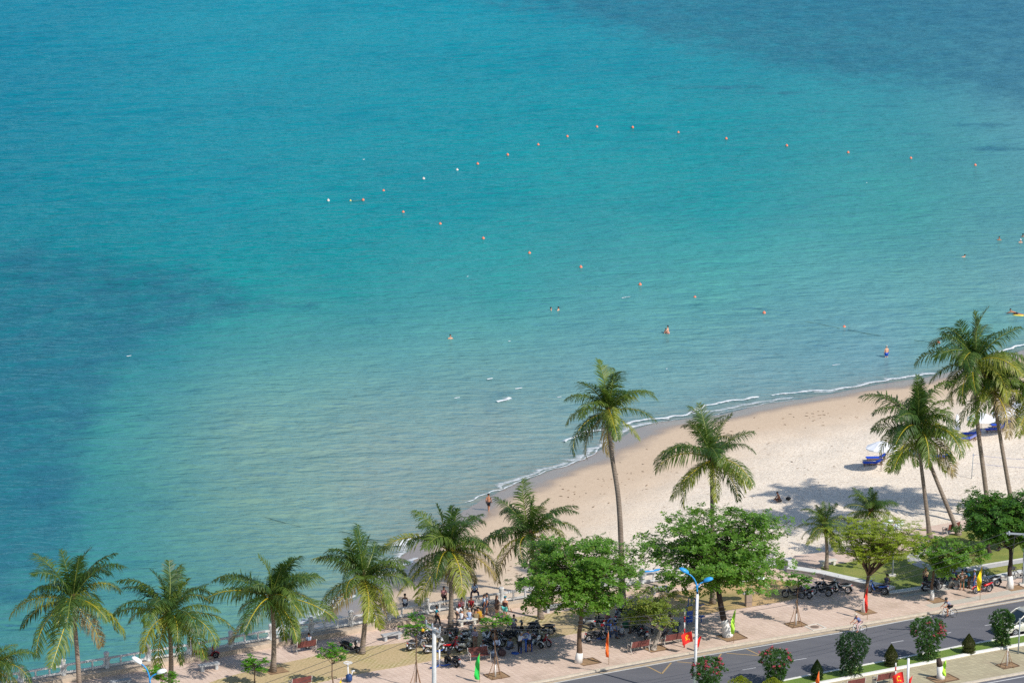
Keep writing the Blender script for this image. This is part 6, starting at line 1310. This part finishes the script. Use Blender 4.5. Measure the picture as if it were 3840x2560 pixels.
def append_hands(kd):
    """five fingers a hand, a nose and ears joined to the body mesh"""
    J = JT[kd]; src = PM['body|'+kd]; mb = MB(); mb.v = [tuple(v.co) for v in src.vertices]; mb.f = [tuple(p.vertices) for p in src.polygons]; mb.m = [0]*len(mb.f)
    for k, m in (('L', 1), ('R', -1)):
        h = J['hd'+k]; d = (h-J['w'+k]).normalized(); s_ = d.cross(V(0, 0, 1)); s_ = s_.normalized() if s_.length > .1 else V(1, 0, 0); c_ = d.cross(s_)*-m
        for i, (o_, l) in enumerate(((-.027, .058), (-.009, .072), (.009, .068), (.026, .052))):
            b = h+s_*o_+d*.015; mb.tube([b, b+d*l*.55+c_*.006, b+d*l*.9+c_*.025], [.0095, .0085, .006], 5)
        b = h+s_*.034-d*.02; mb.tube([b, b+s_*.025+d*.02, b+s_*.03+d*.05], [.011, .0095, .007], 5)
    u = (J['ht']-J['ch']).normalized(); f = V(u.z, 0, -u.x); c0 = J['hm']-u*.02
    mb.tube([c0+f*.078+u*.025, c0+f*.102-u*.015, c0+f*.085-u*.022], [.009, .015, .01], 5)
    for m in (-1, 1): mb.ell(c0+V(0, m*.086, 0)-f*.01, (.022, .012, .03), 6, 4)
    me = mb.mesh('body'); return me
FACE = {}
for kd in POSES:
    PM['body|'+kd] = append_hands(kd); J = JT[kd]; u = (J['ht']-J['ch']).normalized(); f = V(u.z, 0, -u.x); M = Matrix((f, V(0, 1, 0), u)).transposed(); c0 = J['hm']+u*.028-f*.012
    def hair(long):
        mb = MB(); mb.ell(c0-f*.018+u*.018, (.102, .098, .088), 12, 7, M=M)
        if long: mb.tube([c0-f*.06, c0-f*.1-u*.14, c0-f*.1-u*.3], [(.09, .05), (.09, .045), (.05, .025)], 8)
        return mb.mesh('hair')
    PM['hair|'+kd] = hair(False); PM['long_hair|'+kd] = hair(True)
    mb = MB(); mb.ell(c0+u*.03-f*.005, (.112, .106, .082), 12, 6, M=M); mb.box(c0+u*.005+f*.135, (.1, .13, .014), M=M); PM['cap|'+kd] = mb.mesh('cap')
    mb = MB(); mb.ell(c0+u*.035, (.108, .104, .09), 12, 6, M=M); mb.lathe([(.1, .012), (.19, -.01), (.18, -.018)], 16, c=c0+u*.01, M=M); PM['hat|'+kd] = mb.mesh('hat')
    mb = MB(); mb.ell(c0+u*.022, (.132, .118, .105), 12, 7, M=M); PM['helmet|'+kd] = mb.mesh('helmet')
    mb = MB()
    for m in (-1, 1): mb.ell(J['hm']+f*.074+V(0, m*.034, 0)+u*.006, (.012, .014, .009), 6, 4)
    mb.ell(J['hm']+f*.078-u*.052, (.01, .026, .008), 6, 4); PM['face|'+kd] = mb.mesh('face')
    for k in 'LR':
        a, t_ = J['a'+k], J['t'+k]; d = (t_-a); mb = MB(); mb.tube([a-V(d.x, d.y, 0)*.25+V(0, 0, -.035), a+d*.35+V(0, 0, -.02), t_+V(0, 0, -.01), t_+d*.25+V(0, 0, -.012)], [(.04, .03), (.045, .035), (.045, .028), (.025, .018)], 8); PM['shoe'+k+'|'+kd] = mb.mesh('shoe')
SKT = pm('tan_skin', C(176, 122, 92), .55, .08, 6); SKD = pm('brown_skin', C(134, 88, 64), .55, .08, 6); SKL = pm('light_skin', C(214, 158, 128), .55, .08, 6)
MFACE = pm('dark_features', C(50, 32, 28), .6, .1, 6); HB = pm('black_hair', C(30, 26, 26), .6, .2, 8); HGY = pm('grey_hair', C(168, 166, 164), .7, .15, 8); HBR = pm('brown_hair', C(72, 50, 40), .6, .2, 8); MSHOE = pm('dark_shoe', C(46, 42, 42), .7, .15, 6)
CLOTH = {}
def cl(c):
    if isinstance(c, bpy.types.Material): return c
    k = 'cloth_%d_%d_%d' % c
    return pm(k, C(*c), .85, .13, 7)
def striped_cloth(name, a, b, sc, axis='Z'):
    m, nt, bs, _ = new_mat(name); wv = nt.nodes.new('ShaderNodeTexWave'); wv.bands_direction = axis; wv.inputs['Scale'].default_value = sc; nt.links.new(coords(nt), wv.inputs['Vector']); c = ramp(nt, wv.outputs['Fac'], [(.42, a), (.58, b)]); nt.links.new(c, bs.inputs['Base Color']); bs.inputs['Roughness'].default_value = .85; return m
SBW = striped_cloth('black_white_stripes', C(36, 32, 36), C(214, 206, 200), 2.6); SNV = striped_cloth('navy_white_stripes', C(42, 52, 84), C(190, 196, 208), 3.2); SLB = striped_cloth('pale_blue_stripes', C(120, 160, 208), C(214, 224, 236), 5, 'Y'); SGY = striped_cloth('grey_check', C(160, 160, 168), C(214, 214, 216), 5); SBK = striped_cloth('checked_trousers', C(120, 124, 130), C(206, 206, 206), 6)
def person(px, py, kd, head, top, low, label, z=0.0, skin=SKT, hair=HB, wear=None, s=1.0, topk='shirt', lowk='trousers', shoes=True, loc=None, group='people on the promenade', tilt=0):
    if loc is None:
        p = GT(px, py) if z is None else G(px, py, z)
        if z is not None and z > .2: pass
    else: p = loc
    t = thing('person', label, 'person', p, R(head), group, s); ob('body', PM['body|'+kd], skin, t); ob('face', PM['face|'+kd], MFACE, t)
    if top is not None: ob(topk, PM[topk+'|'+kd], cl(top), t)
    if low is not None: ob(lowk, PM[lowk+'|'+kd], cl(low), t)
    lh = isinstance(wear, tuple) and wear[0] == 'long'
    if lh: ob('long_hair', PM['long_hair|'+kd], hair, t)
    elif hair is not None and not (wear and wear[0] == 'helmet'): ob('hair', PM['hair|'+kd], hair, t)
    if wear and not lh: ob(wear[0], PM[wear[0]+'|'+kd], cl(wear[1]), t)
    if shoes:
        for k in 'LR': ob('shoe', PM['shoe'+k+'|'+kd], MSHOE, t)
    return t
LS = 'long_sleeved_shirt'; SHO = dict(lowk='shorts')
RAILZ = ZP+.81-.45
# on and along the balustrade
person(1519, 2288, 'sit', 95, (226, 228, 238), (70, 72, 82), 'man in a white vest sitting on the balustrade with his back turned', RAILZ, topk='vest', lowk='shorts', skin=SKD, shoes=False)
person(1664, 2258, 'sit', -80, (196, 138, 140), (36, 38, 46), 'man in a pink checked shirt sitting on the balustrade facing the road', RAILZ, skin=SKD)
person(1779, 2238, 'sitwide', -85, (190, 206, 232), (74, 70, 88), 'man in a pale blue shirt sitting on the balustrade above the group', RAILZ, skin=SKD)
person(1424, 2304, 'recline', -160, (96, 104, 92), SBK, 'person in checked trousers reclining on the balustrade behind palm fronds', RAILZ, skin=SKD)
person(1106, 2412, 'sitwide', -75, (220, 172, 156), (84, 84, 82), 'man in a salmon shirt sitting hunched on the plinth of the balustrade', -.1, skin=SKD)
person(1160, 2436, 'sit', 110, SLB, (44, 48, 62), 'man in a blue checked shirt seated on the bench with his back turned', 0, skin=SKT)
person(1638, 2350, 'walk', -10, (30, 132, 150), (36, 36, 40), 'man in a teal shirt walking beside the bushy sapling')
person(1730, 2300, 'sit', -90, (206, 152, 160), (60, 58, 66), 'woman in a pink shirt seated by the balustrade post above the group', .0, wear=None)
person(1716, 2322, 'sitwide', -60, (222, 224, 230), (58, 50, 52), 'man in white with a dark red cap sitting in the group', 0, wear=('cap', (130, 34, 46)))
person(1768, 2296, 'sit', -100, (142, 34, 44), (44, 40, 46), 'man in a maroon shirt sitting in the middle of the group', 0, skin=SKD)
person(1730, 2344, 'sit', 70, (222, 224, 232), (92, 96, 110), 'grey-haired person in white seated on the left of the stone bench', 0, hair=HGY, s=.95)
person(1760, 2342, 'sit', 85, SLB, (150, 170, 206), 'white-haired man in a pale blue striped shirt seated on the stone bench', 0, hair=HGY)
person(1785, 2332, 'ground', 95, (128, 112, 84), (92, 84, 70), 'person in a khaki top crouching right of the stone bench', .12, s=1.1)
person(1804, 2322, 'ground', 140, (176, 132, 34), (120, 92, 40), 'person in a mustard yellow top bending right of the one in khaki', .15, s=1.1)
person(1815, 2308, 'stand', 190, (166, 194, 224), (58, 66, 84), 'man in a light blue shirt standing at the right of the group', 0, skin=SKD)
person(1826, 2303, 'stand', 185, SNV, (52, 58, 82), 'man in a navy striped shirt and cap standing behind the light blue one', 0, wear=('cap', (44, 46, 56)), **SHO)
person(1863, 2312, 'fold', 40, (92, 76, 72), (104, 88, 80), 'long-haired woman in a brown dress standing beside a shirtless-armed man', 0, hair=HBR, wear=('long',), skin=SKL, **SHO)
T_ = person(1894, 2322, 'stand', 60, (66, 40, 44), (104, 200, 194), 'man in a dark red vest and turquoise shorts and cap carrying sandals', 0, wear=('cap', (40, 120, 140)), skin=SKL, topk='vest', s=1.08, **SHO)
mb = MB(); mb.box((0, 0, 0), (.26, .1, .03)); mb.box((.02, .09, .02), (.26, .1, .03)); q = G(1917, 2316); obj1('sandals', 'pair of tan sandals held by the man in turquoise shorts', 'sandals', (q.x, q.y, .62), mb.mesh('sandals', 1, False), pm('tan_leather', C(206, 154, 110), .7, .1, 5), (0, R(70), .4))
# among the motorbikes behind the utility pole
person(1781, 2434, 'fold', -100, (146, 136, 150), (132, 106, 88), 'man with cap and dark face mask standing with hands together', 0, topk=LS, wear=('cap', (60, 72, 92)))
person(1808, 2440, 'ground', -70, (214, 218, 226), (60, 66, 80), 'man in white crouching left of the sapling trunk', 0, skin=SKD)
person(1864, 2442, 'sitwide', -95, (214, 220, 234), (50, 50, 58), 'man in a pale shirt seated with papers behind the sapling trunk', -.1, topk=LS, skin=SKD)
person(1907, 2433, 'ground', 60, (128, 138, 160), (74, 82, 98), 'man in a grey-blue shirt crouching with his back turned', 0, skin=SKD)
person(1927, 2385, 'smoke', -80, (156, 148, 168), (108, 100, 116), 'man in a lilac-grey shirt standing behind the leaning pair', 0, skin=SKD)
person(1950, 2447, 'leanfwd', 60, (208, 208, 214), (32, 34, 40), 'man in white shirt and black trousers leaning on the blue exerciser', 0, hair=HGY)
person(1984, 2441, 'leanfwd', 110, (176, 186, 204), (42, 44, 56), 'man in pale blue and dark shorts leaning on the blue exerciser', 0, skin=SKT, **SHO)
# in the shade under the left almond tree and the thin tree
person(2292, 2394, 'sit', 20, (150, 168, 202), (70, 84, 110), 'man in a blue checked shirt seated on the blue exerciser', 0, skin=SKD)
person(2332, 2384, 'ground', 100, SGY, (90, 90, 100), 'man in a grey striped shirt crouching with his back turned in the shade', 0, hair=HGY, skin=SKD)
person(2364, 2372, 'stand', 200, (186, 182, 184), (108, 98, 92), 'man in a pale shirt standing left of the white-plated motorbike', 0, skin=SKD)
person(2279, 2352, 'sit', -90, (126, 92, 96), (60, 60, 70), 'person in a dusky pink top seated deep in the almond shade', 0, skin=SKD)
person(2508, 2366, 'sit', -30, (206, 208, 224), (52, 56, 78), 'person in a white top seated behind the right-hand red bench', .05, skin=SKD)
person(2543, 2378, 'bend', 190, (190, 186, 188), (52, 72, 90), 'man in grey and jeans bending down behind the right-hand red bench', 0, skin=SKD)
person(2482, 2384, 'ground', 40, (112, 116, 126), (60, 60, 66), 'man in a grey shirt crouching behind the pale gnarled trunk', 0, skin=SKD)
# at the right
person(3324, 2212, 'sit', 70, (54, 62, 86), (44, 48, 60), 'man in dark clothes sitting on the end of the low wall', -.08, skin=SKD)
person(3470, 2204, 'smoke', -120, (176, 152, 120), (48, 46, 54), 'man in a khaki jacket and black cap standing behind a grey motorbike', 0, topk=LS, wear=('cap', (36, 36, 40)))
person(3563, 2154, 'stand', -90, (60, 72, 98), (44, 56, 76), 'person in dark blue standing on the lawn under the small almond tree', 0, skin=SKD, **SHO)
person(3561, 2202, 'ground', -10, (198, 192, 178), (112, 108, 104), 'man in a beige shirt and grey cap crouching at the left of the right-hand group', 0, wear=('cap', (150, 150, 156)), hair=HGY, s=1.1)
person(3586, 2208, 'ground', 80, (148, 150, 148), (92, 94, 96), 'man in a grey shirt crouching with his back to the road', 0, s=1.12)
person(3576, 2190, 'sit', -70, (84, 108, 160), (60, 66, 84), 'person in blue sitting on the kerb wall behind the crouching men', -.2, skin=SKD)
person(3607, 2212, 'hips', 80, SBW, (92, 76, 62), 'man in a black and white striped shirt with hands on hips', 0, skin=SKT, **SHO)
person(3632, 2204, 'leanfwd', 200, (40, 128, 156), (110, 104, 96), 'person in a teal top leaning forward over the group', 0, skin=SKD, wear=('cap', (44, 70, 76)), **SHO)
person(3653, 2208, 'stand', 175, (118, 136, 180), (72, 92, 146), 'man in blue clothes and a white sun hat standing behind the red motorbike', 0, wear=('hat', (206, 212, 226)), skin=SKT)
# cyclists
person(0, 0, 'cycle', H1, (146, 148, 162), (32, 32, 38), 'cyclist in a grey top, black shorts and dark helmet on the road', loc=CY1, wear=('helmet', (44, 52, 56)), skin=SKT, group='cyclists', **SHO)
person(0, 0, 'cycle', H2, (112, 126, 174), (206, 176, 172), 'cyclist in a blue shirt and pale cap behind the dark shrub', loc=CY2, wear=('cap', (206, 194, 172)), skin=SKT, group='cyclists')
# on the beach and in the water
person(1832, 1921, 'walk', 75, None, (36, 38, 44), 'shirtless man in black shorts walking in the wet sand', ZS+.02, skin=SKT, shoes=False, group='bathers', **SHO)
T_ = person(2924, 1879, 'cross', 190, None, (60, 56, 56), 'bare-backed person sitting on the shaded sand', None, skin=SKD, shoes=False, group='bathers', **SHO)
q = GT(2956, 1874); mb = MB(); mb.ell((0, 0, .14), (.24, .16, .15), 10, 6); mb.torus((0, 0, .26), .1, .015, 12, 5, a0=0, a1=math.pi); obj1('bag', 'small black bag on the sand beside the sitting person', 'bag', q, mb.mesh('bag'), MBLKP)
def bather(px, py, kd, head, label, depth, low=None, skin=SKL, hair=HB, wear=None, s=1.0, top=None, topk='vest'):
    p = G(px, py, ZS); person(0, 0, kd, head, top, low, label, loc=V(p.x, p.y, ZS-depth), skin=skin, hair=hair, wear=wear, s=s, shoes=False, group='bathers', topk=topk, **SHO)
bather(3324, 1341, 'stand', 110, 'shirtless man in blue trunks wading knee deep', .42, (24, 82, 178), SKL, HGY)
bather(2066, 1165, 'wadeout', 20, 'dark-haired woman in the water facing her companion, left of a pair', 1.3); bather(2094, 1165, 'wadeout', 150, 'man in the water reaching to his companion, right of a pair', 1.25)
bather(1689, 1272, 'wadeout', -80, 'man standing chest deep alone, left of the whitecap', 1.2, (90, 60, 60)); bather(2504, 1250, 'wadeout', 160, 'dark-haired woman standing waist deep in the water beside a splash', .85, (206, 140, 130), SKL); bather(2493, 1249, 'ground', 60, 'child crouching in the shallow water next to the woman', .2, None, SKL, HBR, s=.8)
bather(3747, 903, 'wadeout', -100, 'dark-haired bather shoulder deep at the upper right', 1.2, None, SKT); bather(3827, 911, 'wadeout', -90, 'bather in a white cap at the right edge', 1.25, None, SKL, HB, ('cap', (236, 236, 236))); bather(3602, 966, 'swim', 20, 'swimmer gliding on the surface left of the standing bathers', -.05, (110, 130, 180), SKL); bather(3836, 888, 'wadeout', 90, 'bather just entering at the right edge, above the one in the white cap', 1.3, None, SKD)
bather(3808, 1180, 'swim', 160, 'person lying on a yellow body board near the right edge', -.32, (60, 50, 60), SKT)
p = G(3818, 1184, ZS); mb = MB(); secs = []
for f in range(9): x = -.6+1.2*f/8; w = .27*math.sqrt(max(.04, 1-abs(x/.62)**3)); secs.append([V(x, w, .04), V(x, w, .1), V(x, -w, .1), V(x, -w, .04)])
mb.loft(secs); obj1('body_board', 'yellow body board floating under a person near the right edge', 'body board', p, mb.mesh('body_board'), pm('yellow_foam', C(236, 214, 90), .6, .08, 5), (0, 0, R(160)))
